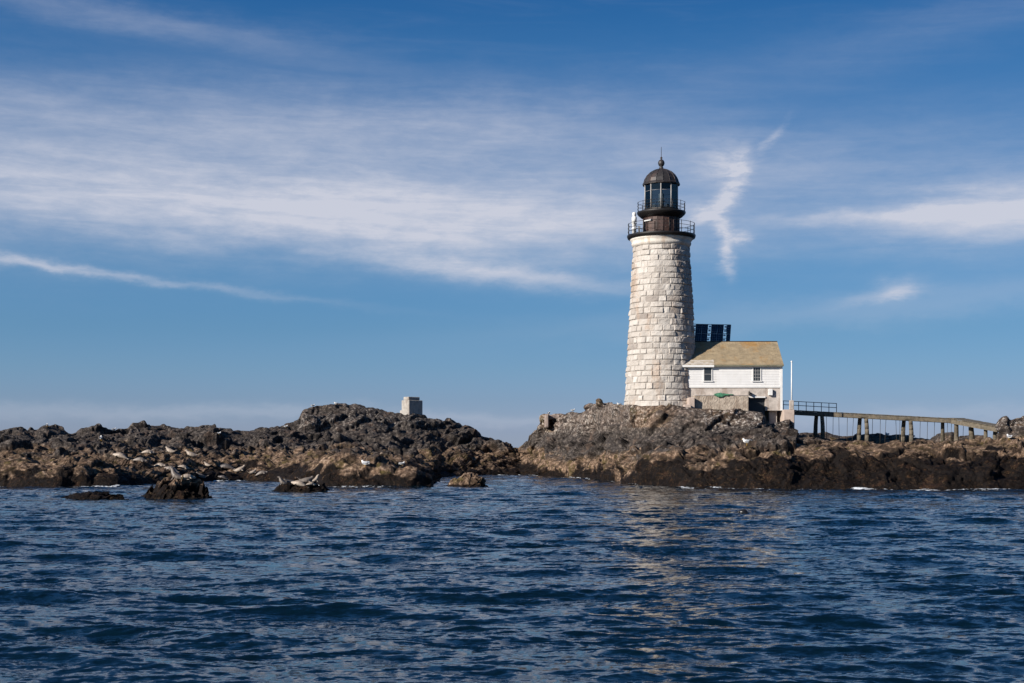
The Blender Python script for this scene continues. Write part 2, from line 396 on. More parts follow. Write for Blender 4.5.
def terrain():
    nc, nr = 1500, 560
    u = np.concatenate([np.linspace(-700, -60, 120), np.linspace(-58, 1082, 1240), np.linspace(1086, 1700, 140)])
    q = np.linspace(0, 1, nr)
    q = np.interp(q, [0, .06, .55, .86, 1], [-4, 0, 1.15, 2.0, 3.0])   # -4..0 under water, 0..: shore -> ridge(2) -> back(3)
    U = np.repeat(u[None, :], nr, 0); Q = np.repeat(q[:, None], nc, 1)
    uj = U + 5 * fbm(U*.03, Q*2, Q*0, 3, 5)
    uj2 = U + 2.0 * fbm(U*.2, Q*3, Q*0, 3, 15)
    s = np.interp(uj, ku, kS) + 1.6*fbm(U*.025, U*0, U*0, 3, 900)
    D = [s] + [np.interp(uj, ku, kD[:, i]) for i in range(4)]
    zz = [np.zeros_like(s)] + [np.interp(uj2 if i == 3 else uj, ku, kz[:, i]) for i in range(4)]
    ridge = D[4]; shore = s
    # distance for each row: 0->shore, 1->D[2] (ledge), 2->ridge, 3->ridge+22
    wd = shore + Q                                                  # under water part
    d = np.where(Q < 0, wd, np.where(Q < 1, shore + (D[2]-shore)*Q, np.where(Q < 2, D[2] + (ridge-D[2])*(Q-1), ridge + 30*(Q-2))))
    def lerp(a, b, t): return a + (b-a)*t
    z = np.full_like(d, -1.5)
    z = np.where(d <= shore, (d - shore) * .35, z)
    for i in range(4):
        t = np.clip((d - D[i]) / np.maximum(D[i+1]-D[i], .3), 0, 1)
        if i == 0: tt = 1 - (1-t)**2
        else: tt = t*t*(3-2*t)*.7 + t*.3
        seg = (d > D[i]) & (d <= D[i+1])
        z = np.where(seg, lerp(zz[i], zz[i+1], tt), z)
    back = d > ridge
    bz = zz[4] - (d - ridge)**1.25 * .14
    ft = far_top(U)
    hump = ft * np.exp(-((d - (ridge+20))/5.)**2)
    flat = np.where((U > 795) & (U < 1002), 3.4 - .04*(d-ridge), -2)
    # keep the plinth under tower and house level on the way back
    plin = (U > 590) & (U < 790)
    bz = np.where(plin, zz[4] - np.maximum(d - ridge - 13, 0)*.6, bz)
    bz = np.where((U > 795) & (U < 1002), np.maximum(np.maximum(bz, flat), hump), bz)
    z = np.where(back, np.maximum(bz, -2), z)
    x = (U - 512) / F * d; y = d
    # base normals by finite differences
    Pp = np.stack([x, y, z], -1)
    gu = np.gradient(Pp, axis=1); gq = np.gradient(Pp, axis=0)
    nrm = np.cross(gu, gq); nrm /= np.maximum(np.linalg.norm(nrm, axis=-1, keepdims=True), 1e-6)
    nrm[..., 1] = np.minimum(nrm[..., 1], .2)
    # fractured displacement (world-space noise, strata dipping to the right)
    wx = x + .9*fbm(x*.35, y*.35, z*.35, 4, 21); wy = y + .9*fbm(x*.35, y*.35, z*.35, 4, 31); wz = z + .5*fbm(x*.5, y*.5, z*.5, 4, 41)
    def rot(a):   # dip
        c, s_ = math.cos(a), math.sin(a); return wx*c + wz*s_, wz*c - wx*s_
    rx, rz = rot(.35)
    v1, t1, e1, f1 = facets(rx/4.6, wy/4.2, rz/1.9, 100)
    v2, t2, e2, f2 = facets(rx/2.5, wy/2.2, rz/.75, 200)
    rx, rz = rot(-.2)
    v3, t3, e3, f3 = facets(rx/.75, wy/1.0, rz/.34, 300)
    vb, tb_, eb, fb = facets(wx/2.6, wy/2.8, wz/2.0 + 9, 400)
    nb = fbm(x*.18, y*.18, z*.3, 4, 51)
    hgt = np.clip(z/3, 0, 1)
    land = np.clip((d - shore + 1.5)/2.5, 0, 1)
    near_ridge = np.exp(-((d-ridge)/3.)**2)
    lowz = np.clip((4.2 - z)/1.2, 0, 1)
    soft = 1 - .5*np.clip((3.0 - z)/1.0, 0, 1)
    disp = .75*nb + soft*(.42*v1 + .72*t1 + .15*v2 + .30*t2) + .02*v3 + .07*t3 - .12*np.exp(-(e1/.05)**2) + lowz*(.75*np.maximum(0, .72-fb) + .25*vb)
    rz2 = (wz*math.cos(.28) - wx*math.sin(.28))/.62 + .5*fbm(x*.3, y*.3, z*.3, 3, 777)
    saw = rz2 - np.floor(rz2); rz3 = rz2*2.7; saw3 = rz3 - np.floor(rz3)
    disp = disp + (.26*(saw-.5) + .09*(saw3-.5))*np.clip(.6 + 1.2*fbm(x*.15, y*.15, z*.15, 2, 778), .15, 1)
    disp = disp + .06*fbm(x*2.2, y*1.6, z*2.2, 3, 61) + lowz*(.42*fbm(x*1.1, y*.8, z*1.3, 4, 161) + .14*fbm(x*3.5, y*2.5, z*3.5, 3, 162))
    for _ in range(1):
        disp[:, 1:-1] = .25*disp[:, :-2] + .5*disp[:, 1:-1] + .25*disp[:, 2:]
        disp[1:-1] = .25*disp[:-2] + .5*disp[1:-1] + .25*disp[2:]
    amp = (.55 + .6*hgt) * land * (1 - .35*near_ridge)
    # calm the ground right at tower, house and walkway footing
    calm = ((U > 612) & (U < 800) & (d > ridge - .5)).astype(float)
    amp = amp * (1 - .85*calm)
    amp = amp * (1 - .5*((U > 795) & (U < 1003) & (d > 112)))
    rightled = np.clip((U-600)/40, 0, 1)*np.exp(-((d-D[1])/6.)**2)
    Pp = Pp + nrm * (disp*amp)[..., None] * np.array([1, 1, 1.0])
    Pp[..., 2] += .03*v2*amp + .10*fbm(x*1.8, y*.9, z*0, 4, 999)*amp
    x, y, z = Pp[..., 0], Pp[..., 1], Pp[..., 2]
    zb = z + 1.2*fbm(x*.12, y*.12, z*.2, 4, 71) + 1.5*fbm(x*.7, y*.7, z*.7, 4, 171)
    weedtop = np.interp(U, [0, 200, 300, 430, 500, 620, 700, 1024], [1.1, .7, 1.5, 1.3, .9, 1.3, 2.1, 2.9])
    weed = np.clip((weedtop + .8 - zb)/1.8, 0, 1)
    tantop = np.interp(U, [0, 200, 300, 400, 520, 560, 700, 800, 1024], [3.2, 3.1, 3.1, 2.6, 3.4, 2.5, 2.7, 3.7, 4.4])
    tan = np.clip((tantop + .3 - zb)/.8, 0, 1)
    # dry brown patches high on the main rock
    tan = np.maximum(tan, .75*np.clip((fbm(x*.25+7, y*.25, z*.3, 4, 81) - .12)*6, 0, 1) * (U > 520) * (z > 5))
    guano = np.clip((z - np.where(U > 520, 4.4, 5.2))/1.2, 0, 1) * np.clip((nrm[..., 2]-.1)*2 + .4, 0, 1) * np.clip(.55 + 2.2*fbm(x*.2+3, y*.2, z*.2, 3, 91), 0, 1)
    pale = (U > 520)*np.clip((z-4.5)/1.2, 0, 1)*.9 + (U <= 520)*np.clip((z-7.6)/1.2, 0, 1)*.5
    guano = guano*np.where(U > 520, .9, .4)
    crack = np.maximum(np.exp(-(np.minimum(saw, 1-saw)/.06)**2)*.55, np.exp(-(e2/.05)**2)*.8)
    crack = np.maximum(crack, np.exp(-(e1/.035)**2))
    o, quads = grid_mesh('rocky_island', Pp.reshape(-1, 3), nr, nc, ROCK, dict(weed=weed, tan=tan, guano=guano, crack=crack, pale=pale), smooth=False)
    tag(o, kind='structure')
    return o, quads
terr, tq = terrain()
tv = np.empty(len(terr.data.vertices)*3, np.float32); terr.data.vertices.foreach_get('co', tv); tv = tv.reshape(-1, 3)
bvh = BVHTree.FromPolygons([tuple(v) for v in tv.tolist()], tq.tolist())
def ground(x, y, default=0.0):
    h = bvh.ray_cast(Vector((x, y, 60)), Vector((0, 0, -1)))
    return h[0].z if h[0] else default
def spot(px, py, trees=None):
    d = Vector((X(px, 1), 1, Z(py, 1) - EYE)).normalized(); best = None
    for t in [bvh] + (trees or []):
        h = t.ray_cast(Vector((0, 0, EYE)), d)
        if h[0] and (best is None or h[3] < best[1]): best = (h[0], h[3])
    return best[0] if best else None

# ------------------------------------------------------------------ rock islets (things standing in the water)
ISLETS = {}
def islet(px0, px1, pyb, pyt, label, seed, depth=None, weedz=3.0, peak=.5):
    D0 = D_shore(pyb); x0, x1 = X(px0, D0), X(px1, D0); cx = (x0+x1)/2; hw = (x1-x0)/2; dep = depth or hw*.8
    h = Z(pyt, D0 + dep*.5)
    n = 130; s = np.linspace(-1.25, 1.25, n); A, B = np.meshgrid(s, s)
    ex = A + .12*fbm(A*2, B*2, A*0, 4, seed); ey = B + .12*fbm(A*2+9, B*2, A*0, 4, seed+9)
    r = np.sqrt(ex**2 + ey**2)
    prof = np.clip(1 - r**2.2, -.6, 1) * (1 - .35*np.clip(np.abs(A-(peak*2-1)), 0, 1))
    x = cx + A*hw; y = D0 + dep + B*dep; z = prof*h
    v1, t1, e1, _f = facets(x/1.1, y/1.1, z/.6, seed+20); v2, t2, e2, _f = facets(x/.42, y/.42, z/.3, seed+30)
    land = np.clip(z/(.3*h)+.4, 0, 1)
    z = z + land*(.30*v1 + .35*t1 + .18*v2 + .22*t2 + .10*fbm(x*3, y*3, z*2, 3, seed+5) - .12*np.exp(-(e1/.07)**2))*min(1, h)
    x = x + .22*t1 + .12*v2; y = y + .2*t2 + .1*v1
    V = np.stack([x, y, z], -1)
    V = V - np.array([cx, D0+dep, 0])
    wdz = np.clip((weedz - z)/.5, 0, 1)
    o, q = grid_mesh('sea_rock', V.reshape(-1, 3), n, n, ROCK, dict(weed=wdz, tan=np.ones_like(z)*.9, guano=z*0, crack=np.exp(-(e1/.05)**2)*.8), smooth=False)
    o.location = (cx, D0+dep, 0)
    W_ = (V + np.array([cx, D0+dep, 0])).reshape(-1, 3)
    t = BVHTree.FromPolygons([tuple(v) for v in W_.tolist()], q.tolist())
    tag(o, label, 'rock', 'low weedy rocks awash in front of the island')
    ISLETS[o.name] = t
    return o
islet(134, 207, 499, 478, 'low weed covered rock awash at left with one seal sitting upright on it', 401, weedz=1.1)
islet(268, 323, 492, 480, 'small dark rock in the channel carrying a cluster of pale seals', 402, weedz=1.2)
islet(446, 489, 487, 475.5, 'brown rock standing alone in the water at the right end of the black ledge', 403, weedz=.45, peak=.35)
islet(52, 118, 499.5, 493, 'flat black rock barely above the water, left of the seal rock', 404, depth=1.6, weedz=3)
TR = list(ISLETS.values())

# ------------------------------------------------------------------ sea
def sea_material():
    m = bpy.data.materials.new('sea_water'); m.use_nodes = True; t = m.node_tree; b = NB(t)
    pr = t.nodes['Principled BSDF']; co = b.new('ShaderNodeTexCoord').outputs['Object']
    fo = b.new('ShaderNodeAttribute'); fo.attribute_name = 'foam'
    fn = b.noise(co, 2.6, 6, .7)
    fm = b.fr(b.m('ADD', fo.outputs['Fac'], b.m('MULTIPLY', b.m('SUBTRACT', fn, .5), 3.6)), .62, 1.0)
    fm = b.m('MULTIPLY', fm, b.fr(fo.outputs['Fac'], .04, .2))
    _set(pr.inputs['Base Color'], b.mix(fm, (.0008, .0062, .0115, 1), (.72, .75, .78, 1)))
    _set(pr.inputs['Roughness'], b.fr(fm, 0, 1, .07, .7))
    pr.inputs['IOR'].default_value = 1.333
    v = b.mapv(co, (1, 1.9, 1), (0, 0, .16))
    gust = b.fr(b.noise(b.mapv(co, (1, 1.7, 1)), .10, 4, .6), .35, .65, .7, 1.15)
    sx = None
    for sc_, det, amp_ in ((.85, 2, .62), (2.1, 3, .98), (5.2, 3, .9)):
        c_ = b.sep(b.noise(b.mapv(v, loc=(sc_*7, sc_*3, 0)), sc_, det, .62, .35, 1))
        ax = b.m('MULTIPLY', b.m('SUBTRACT', c_[0], .5), amp_*.75); ay = b.m('MULTIPLY', b.m('SUBTRACT', c_[1], .5), amp_)
        sx, sy = (ax, ay) if sx is None else (b.m('ADD', sx, ax), b.m('ADD', sy, ay))
    geo = b.new('ShaderNodeNewGeometry')
    va = b.new('ShaderNodeVectorMath', operation='ADD'); vn = b.new('ShaderNodeVectorMath', operation='NORMALIZE')
    _set(va.inputs[0], geo.outputs['Normal']); _set(va.inputs[1], b.xyz(b.m('MULTIPLY', sx, gust), b.m('MULTIPLY', sy, gust), 0))
    _set(vn.inputs[0], va.outputs[0]); _set(pr.inputs['Normal'], vn.outputs[0])
    return m
def sea():
    rng = np.random.RandomState(11)
    u = np.linspace(-640, 1664, 1500); nr = 1000
    d = 10 * np.exp(np.linspace(0, math.log(26), nr))
    U, Dd = np.meshgrid(u, d)
    x0 = ((U-512)/F*Dd).astype(np.float32); y0 = Dd.astype(np.float32)
    dx = np.zeros_like(x0); dy = np.zeros_like(x0); z = np.zeros_like(x0)
    nw = 130
    lam = np.exp(np.linspace(math.log(6.5), math.log(.16), nw))
    patches = [(.62 + 1.0*np.clip(.5 + 1.3*fbm(x0*f_, y0*f_*1.5, x0*0, 3, 500+i_*7), 0, 1)).astype(np.float32) for i_, f_ in enumerate((.05, .11, .22))]
    for i, l in enumerate(lam):
        k = 2*math.pi/l
        th = rad(-98) + rng.normal(0, rad(20 if l > 1.0 else (27 if l > .45 else 40)))
        a = .0049 * l**.60 * rng.uniform(.6, 1.4)
        if l > 1.4: a *= .72
        if l > 3.5: a *= .8
        if l < 1.2: a *= .42
        elif l < 3: a *= .92
        if l > 3.5: a *= 1.6
        kx, ky = k*math.cos(th), k*math.sin(th)
        rows = d*.0033*2.6 < l*1.0          # rows fine enough to carry this wave
        nrw = int(rows.sum())
        if nrw == 0: continue
        fade = np.clip((l/(d[:nrw]*.0033*2.6) - 1)*1.5, 0, 1)[:, None].astype(np.float32)
        ph = kx*x0[:nrw] + ky*y0[:nrw] + rng.uniform(0, 6.28)
        A = a*fade*(patches[i % 3][:nrw] if l < 3 else 1)
        c, s_ = np.cos(ph), np.sin(ph)
        z[:nrw] += A*c; dx[:nrw] -= A*s_*math.cos(th)*.9; dy[:nrw] -= A*s_*math.sin(th)*.9
    # foam along the shore
    s = np.interp(U, ku, kS) + 1.6*fbm(U*.025, U*0, U*0, 3, 900)
    sh = Dd - s
    wash = np.interp(U, [-700, 60, 100, 130, 200, 300, 440, 500, 700, 780, 850, 1100, 1700], [.6, .75, .8, .6, .55, .45, .4, .6, .75, .9, .95, .95, .8])
    foam = wash*np.exp(-((sh+.6)/1.3)**2)*1.25*(.35+.9*np.clip(.5+fbm(x0*.22, y0*.22, x0*0, 3, 600)*1.6, 0, 1.2))
    for (px, py, sx, k) in [(60, 493, 2.8, .55), (128, 491, 2.0, .6), (110, 497, 1.5, .4), (318, 490, 1.6, .5), (345, 488, 3, .35), (225, 484, 2.5, .4), (880, 496, 4, .2)]:
        D0 = D_shore(py); foam += k*np.exp(-((x0-X(px, D0))/sx)**2 - ((y0-D0)/2.2)**2)
    z += foam*.10*(fbm(x0*2, y0*2, x0*0, 3, 700)+.5)
    V = np.stack([x0+dx, y0+dy, z], -1)
    # rim sinks below the outer sheet
    edge = np.zeros_like(V[..., 2], bool); edge[0, :] = edge[-1, :] = True; edge[:, 0] = edge[:, -1] = True
    V[..., 2] = np.where(edge, -.6, V[..., 2])
    nr_, nc_ = x0.shape
    o, q = grid_mesh('sea', V.reshape(-1, 3), nr_, nc_, sea_material(), dict(foam=foam), smooth=True)
    # wide sheet to the horizon, in the same mesh
    bm = bmesh.new(); bm.from_mesh(o.data)
    R = 9000; ring = [bm.verts.new((sx*R, sy*R, -.35)) for sx, sy in ((-1,-1),(1,-1),(1,1),(-1,1))]
    bm.faces.new(ring); bm.to_mesh(o.data); bm.free()
    tag(o, kind='structure')
    return o
SEA = sea()

# ------------------------------------------------------------------ materials of built things
M = {}
M['siding'] = mat('white_clapboard_paint', (.78, .77, .76), .6, var=.05, scale=1.5, stain=(.60, .57, .52), stamt=.25, stscale=2)
M['trim'] = mat('white_trim_paint', (.80, .79, .77), .55, var=.05)
M['conc'] = mat('weathered_concrete', (.52, .46, .41), .9, var=.3, scale=1.6, bump=.5, bscale=9, stain=(.24, .17, .13), stamt=.6, stscale=1.1)
M['pinkconc'] = mat('pinkish_concrete', (.50, .40, .34), .9, var=.2, scale=2, bump=.4)
M['hut'] = mat('old_hut_concrete', (.40, .37, .33), .9, var=.25, scale=2.2, bump=.6, stain=(.22, .17, .14), stamt=.6, stscale=1.4)
M['old'] = mat('crumbled_pink_concrete', (.30, .235, .20), .95, var=.35, scale=3, bump=.8, stain=(.12, .09, .08), stamt=.7, stscale=1.6)
M['block'] = mat('rubble_concrete', (.43, .36, .29), .95, var=.35, scale=3.5, bump=.9, bscale=6, stain=(.20, .14, .10), stamt=.6, stscale=1.8)
M['roof'] = mat('lichen_roof', (.36, .28, .175), .9, var=.25, scale=1.6, bump=.5, bscale=14, stain=(.40, .21, .055), stamt=.75, stscale=.45)
M['fascia'] = mat('mossy_fascia', (.17, .16, .11), .9, var=.3)
M['flash'] = mat('pale_roof_strip', (.55, .50, .44), .7, var=.15)  # lighter colour than the roof, for the strip along the left eave
M['dark'] = mat('black_iron', (.018, .016, .016), .5, .3, var=.3)
M['rust'] = mat('rusty_iron_plate', (.050, .026, .021), .6, .2, var=.4, scale=2.2, bump=.3, stain=(.09, .04, .024), stamt=.7, stscale=1.3)
M['dome'] = mat('weathered_copper_dome', (.042, .038, .038), .5, .3, var=.35, scale=2.5, stain=(.08, .045, .033), stamt=.5, stscale=1.2)
M['white'] = mat('white_gloss_paint', (.80, .79, .77), .4, var=.06)
M['frame'] = mat('lantern_frame_paint', (.34, .33, .32), .5, var=.15)
M['rail'] = mat('grey_blue_rail_steel', (.06, .085, .11), .5, .5, var=.2)
M['wood'] = mat('silvered_timber', (.135, .112, .080), .85, var=.45, scale=4, bump=.4, stain=(.09, .08, .055), stamt=.6)
M['winglass'] = mat('window_glass', (.035, .04, .045), .08, var=.1)
M['solar'] = mat('solar_cells', (.026, .040, .062), .25, .0, var=.2)
M['alu'] = mat('aluminium_frame', (.55, .57, .60), .35, .8, var=.1)
M['green'] = mat('green_netting', (.05, .20, .11), .8, var=.45, scale=9, bump=.8)
M['slate'] = mat('slate_steel_door', (.030, .034, .040), .5, .2, var=.15)
M['rod'] = mat('rusted_rod', (.05, .045, .04), .7, .3)
def glass_mat():
    m = bpy.data.materials.new('lantern_glass'); m.use_nodes = True; t = m.node_tree; t.nodes.clear(); b = NB(t)
    tr = b.new('ShaderNodeBsdfTransparent'); tr.inputs[0].default_value = (.26, .30, .33, 1)
    gl = b.new('ShaderNodeBsdfGlossy'); gl.inputs['Roughness'].default_value = .03; gl.inputs['Color'].default_value = (.9, .9, .9, 1)
    fr = b.new('ShaderNodeFresnel'); fr.inputs['IOR'].default_value = 1.5
    mx = b.new('ShaderNodeMixShader'); t.links.new(fr.outputs[0], mx.inputs[0]); t.links.new(tr.outputs[0], mx.inputs[1]); t.links.new(gl.outputs[0], mx.inputs[2])
    o = b.new('ShaderNodeOutputMaterial'); t.links.new(mx.outputs[0], o.inputs[0]); return m
M['glass'] = glass_mat()
M['wash'] = mat('whitewashed_cornice', (.70, .65, .58), .85, var=.2, scale=1.5, bump=.4, stain=(.42, .28, .18), stamt=.5, stscale=1.5)
def stone_mat():
    m = bpy.data.materials.new('whitewashed_granite'); m.use_nodes = True; t = m.node_tree; b = NB(t)
    pr = t.nodes['Principled BSDF']; co = b.new('ShaderNodeTexCoord').outputs['Object']
    a = b.new('ShaderNodeAttribute'); a.attribute_name = 'tone'; j = b.new('ShaderNodeAttribute'); j.attribute_name = 'joint'
    n1 = b.noise(co, 2.5, 6, .65); n2 = b.noise(b.mapv(co, (1, 1, .4)), .55, 5, .6); n3 = b.noise(co, 9, 5, .7)
    c = b.ramp(a.outputs['Fac'], [(0, (.36, .32, .29)), (.4, (.57, .53, .485)), (1, (.72, .685, .64))])
    c = b.mix(b.fr(n1, .45, .7, 0, .55), c, (.53, .475, .42, 1))
    c = b.mix(b.fr(b.m('ADD', n2, b.m('MULTIPLY', n3, .25)), .66, .78, 0, .6), c, (.47, .34, .25, 1))
    c = b.mix(b.fr(n3, .60, .72, 0, .55), c, (.26, .22, .20, 1))
    c = b.mix(b.m('MULTIPLY', j.outputs['Fac'], .4), c, (.40, .37, .34, 1))
    ru = b.fr(b.noise(b.mapv(co, (1.4, 1.4, .09)), 1.0, 5, .65), .55, .70, 0, .55)
    c = b.mix(ru, c, (.30, .27, .25, 1))
    c = b.mix(1.0, c, (.66, .645, .63, 1), 'MULTIPLY')
    _set(pr.inputs['Base Color'], c); pr.inputs['Roughness'].default_value = .9
    bn = b.new('ShaderNodeBump'); bn.inputs['Strength'].default_value = .9; bn.inputs['Distance'].default_value = .05
    _set(bn.inputs['Height'], n3); _set(pr.inputs['Normal'], bn.outputs[0]); return m
M['stone'] = stone_mat()

# ------------------------------------------------------------------ lighthouse
TD = 138.0; SC = F / TD; TX = X(661.3, TD)
def tz(py): return Z(py, TD)
LH = empty('lighthouse', (TX, TD, tz(407)))
tag(LH, 'tall round lighthouse of whitewashed granite blocks with a brown iron lantern', 'lighthouse')
rprof_y = [246, 262, 300, 340, 380, 412]; rprof_r = [27.4, 28.4, 30.8, 32.8, 35.0, 37.0]
def tower_r(z):
    py = HOR - (z - EYE) * SC
    return np.interp(py, rprof_y, rprof_r) / SC
def shaft():
    rng = np.random.RandomState(3)
    z0, z1 = tz(414), tz(247); nco = 29; hs = rng.uniform(.88, 1.12, nco); hs = hs/hs.sum()*(z1-z0); zc = z0 + np.concatenate([[0], np.cumsum(hs)])
    vs, fs, tone, joint = [], [], [], []
    ns, ntt = 11, 8
    for c in range(nco):
        h = hs[c]; za = zc[c]; zb = za + h; rm = float(tower_r((za+zb)/2)); circ = 2*math.pi*rm
        ws = []; big = rng.rand() > .5
        while sum(ws) < circ:
            ws.append((1.28 if big else .72) * rng.uniform(.85, 1.15)); big = not big if rng.rand() < .85 else big
        ws = np.array(ws) * circ / sum(ws); a = rng.uniform(0, 6.28)
        for wv in ws:
            da = wv / rm; tn = np.clip(rng.normal(.6, .25), 0, 1); pr = rng.uniform(.01, .11); tl = rng.uniform(-.045, .045); tl2 = rng.uniform(-.05, .03); seed = rng.randint(1, 9999)
            s = np.linspace(0, 1, ns); s = .5 - .5*np.cos(np.pi*s)*.35 + (s-.5)*.65*1 if False else s
            s = np.array([0, .04, .1, .21, .35, .5, .65, .79, .9, .96, 1]); t = np.array([0, .06, .16, .38, .62, .84, .94, 1])
            Sg, Tg = np.meshgrid(s, t)
            es = np.minimum(Sg, 1-Sg)*wv; et = np.minimum(Tg, 1-Tg)*h
            e = np.minimum(es, et); k = np.clip((e-.008)/.05, 0, 1); k = k*k*(3-2*k)
            ang = a + Sg*da; zz = za + Tg*h
            rr = tower_r(zz) - .02 + k*(pr + tl*(Sg-.5)*2 + tl2*(Tg-.5)*2 + .075*fbm(Sg*wv*3.2, Tg*h*3.2, Sg*0+seed*.37, 3, seed % 50))
            b = len(vs)
            X_ = TX + rr*np.cos(ang); Y_ = TD + rr*np.sin(ang)
            vs += list(zip(X_.ravel(), Y_.ravel(), zz.ravel())); tone += [tn]*Sg.size; joint += list((1-k).ravel())
            for i in range(len(t)-1):
                for jx in range(ns-1):
                    fs.append((b+i*ns+jx, b+i*ns+jx+1, b+(i+1)*ns+jx+1, b+(i+1)*ns+jx))
            a += da
    me = bpy.data.meshes.new('tower_shaft'); me.from_pydata(vs, [], fs)
    for nm, arr in (('tone', tone), ('joint', joint)):
        at = me.attributes.new(nm, 'FLOAT', 'POINT'); at.data.foreach_set('value', np.array(arr, np.float32))
    me.materials.append(M['stone'])
    o = bpy.data.objects.new('tower_shaft', me); COL.objects.link(o)
    o.parent = LH; o.matrix_parent_inverse = Matrix.Translation(-LH.location)
    return o
shaft()
cc = (TX, TD, 0)
px = lambda r: r / SC
part(MB().lathe([(px(26), tz(248)), (px(28.3), tz(247.5)), (px(29.5), tz(245.5)), (px(29.8), tz(244)), (px(29.2), tz(242.8)), (px(30.6), tz(241)), (px(31.5), tz(239.5)), (px(26), tz(239.3))], 64, cc), 'cornice', M['wash'], LH)
part(MB().lathe([(px(31), tz(239.6)), (px(33.5), tz(238.8)), (px(34.2), tz(236.8)), (px(34.2), tz(235.8)), (px(20), tz(235.6))], 64, cc), 'gallery_deck', M['dark'], LH)
def railing(name, r, zb, zt, nposts, nr, tube, m):
    mb = MB(); n = 48
    for k in range(nr):
        z = zb + (zt-zb)*(k+1)/nr
        mb.path([(TX+r*math.cos(2*math.pi*i/n), TD+r*math.sin(2*math.pi*i/n), z) for i in range(n)], tube, 5, True)
    for i in range(nposts):
        t = 2*math.pi*(i+.35)/nposts; mb.tube((TX+r*math.cos(t), TD+r*math.sin(t), zb), (TX+r*math.cos(t), TD+r*math.sin(t), zt+.05), tube*1.4, n=6)
    return part(mb, name, m, LH)
railing('gallery_railing', px(33.2), tz(235.8), tz(224.5), 16, 3, .022, M['dark'])
# watch room: slightly polygonal riveted plates
wr = part(MB().lathe([(px(18.6), tz(236)), (px(18.6), tz(234.5)), (px(18.0), tz(234)), (px(18.0), tz(217)), (px(19), tz(216))], 20, cc, smooth=False), 'watch_room', M['rust'], LH)
mb = MB()
for i in range(20):
    t = 2*math.pi*i/20; mb.tube((TX+px(18.1)*math.cos(t), TD+px(18.1)*math.sin(t), tz(234)), (TX+px(18.1)*math.cos(t), TD+px(18.1)*math.sin(t), tz(217)), .03, n=5)
part(mb, 'plate_seam', M['rust'], wr)
# door on the left-front of the watch room
ta = math.atan2(-math.sqrt(18.0**2 - 10.8**2), -10.8)
dM = Matrix.Translation((TX, TD, 0)) @ Matrix.Rotation(ta, 4, 'Z')
dr = part(MB().box((px(17.2), -.32, tz(235.4)), (px(18.6), .32, tz(223.5)), dM), 'door', M['rust'], wr)
tb = math.atan2(-math.sqrt(18.4**2 - 14**2), -14)
part(MB().box((px(17.8), -.45, tz(222.9)), (px(20), .45, tz(221.6)), Matrix.Translation((TX, TD, 0)) @ Matrix.Rotation(tb, 4, 'Z')), 'door_hood', M['white'], LH)
part(MB().lathe([(px(18), tz(218.5)), (px(20.5), tz(217.6)), (px(23.2), tz(215.2)), (px(24.3), tz(213.6)), (px(24.3), tz(212.4)), (px(15), tz(212.2))], 48, cc), 'lantern_gallery', M['dark'], LH)
railing('lantern_railing', px(23.7), tz(212.4), tz(203), 14, 3, .018, M['dark'])
# lantern: ten sides
NL = 10; LR = px(16.9); zb, zt = tz(212.2), tz(185); ph0 = math.pi/NL*0.6
part(MB().lathe([(LR+.05, zb), (LR+.08, zb+.28), (LR-.05, zb+.32), (LR-.15, zb+.02)], NL, cc, smooth=False, ph=ph0, caps=False), 'lantern_sill', M['dark'], LH)
for i in range(NL):
    t0 = 2*math.pi*i/NL + ph0; t1 = 2*math.pi*(i+1)/NL + ph0
    a = Vector((TX+LR*math.cos(t0), TD+LR*math.sin(t0), 0)); b = Vector((TX+LR*math.cos(t1), TD+LR*math.sin(t1), 0))
    up = lambda v, z: Vector((v.x, v.y, z))
    mb = MB().tube(up(a, zb+.28), up(a, zt), .055, n=6)
    mb.tube(up(a.lerp(b, .02), zb+.3+(zt-zb)*.62), up(a.lerp(b, .98), zb+.3+(zt-zb)*.62), .014, n=4)
    part(mb, 'lantern_mullion', M['frame'], LH)
    ai, bi = a.lerp(b, .02), a.lerp(b, .98)
    part(MB().add([up(ai, zb+.3), up(bi, zb+.3), up(bi, zt), up(ai, zt)], [(0, 1, 2, 3)]), 'lantern_pane', M['glass'], LH, recalc=False)
part(MB().lathe([(.26, zb+.1), (.26, zb+1.0), (.34, zb+1.02), (.34, zb+1.1), (.24, zb+1.12), (.27, zb+1.75), (.12, zb+1.85)], 20, cc), 'beacon', M['white'], LH)
for k, (bx_, by_) in enumerate([(-.75, -.7), (.5, -1.0), (1.1, -.7)]):
    part(MB().box((TX+bx_-.16, TD+by_-.12, zb+.05), (TX+bx_+.16, TD+by_+.12, zb+.62)), 'equipment_box', M['white'], LH, bevel=.02)
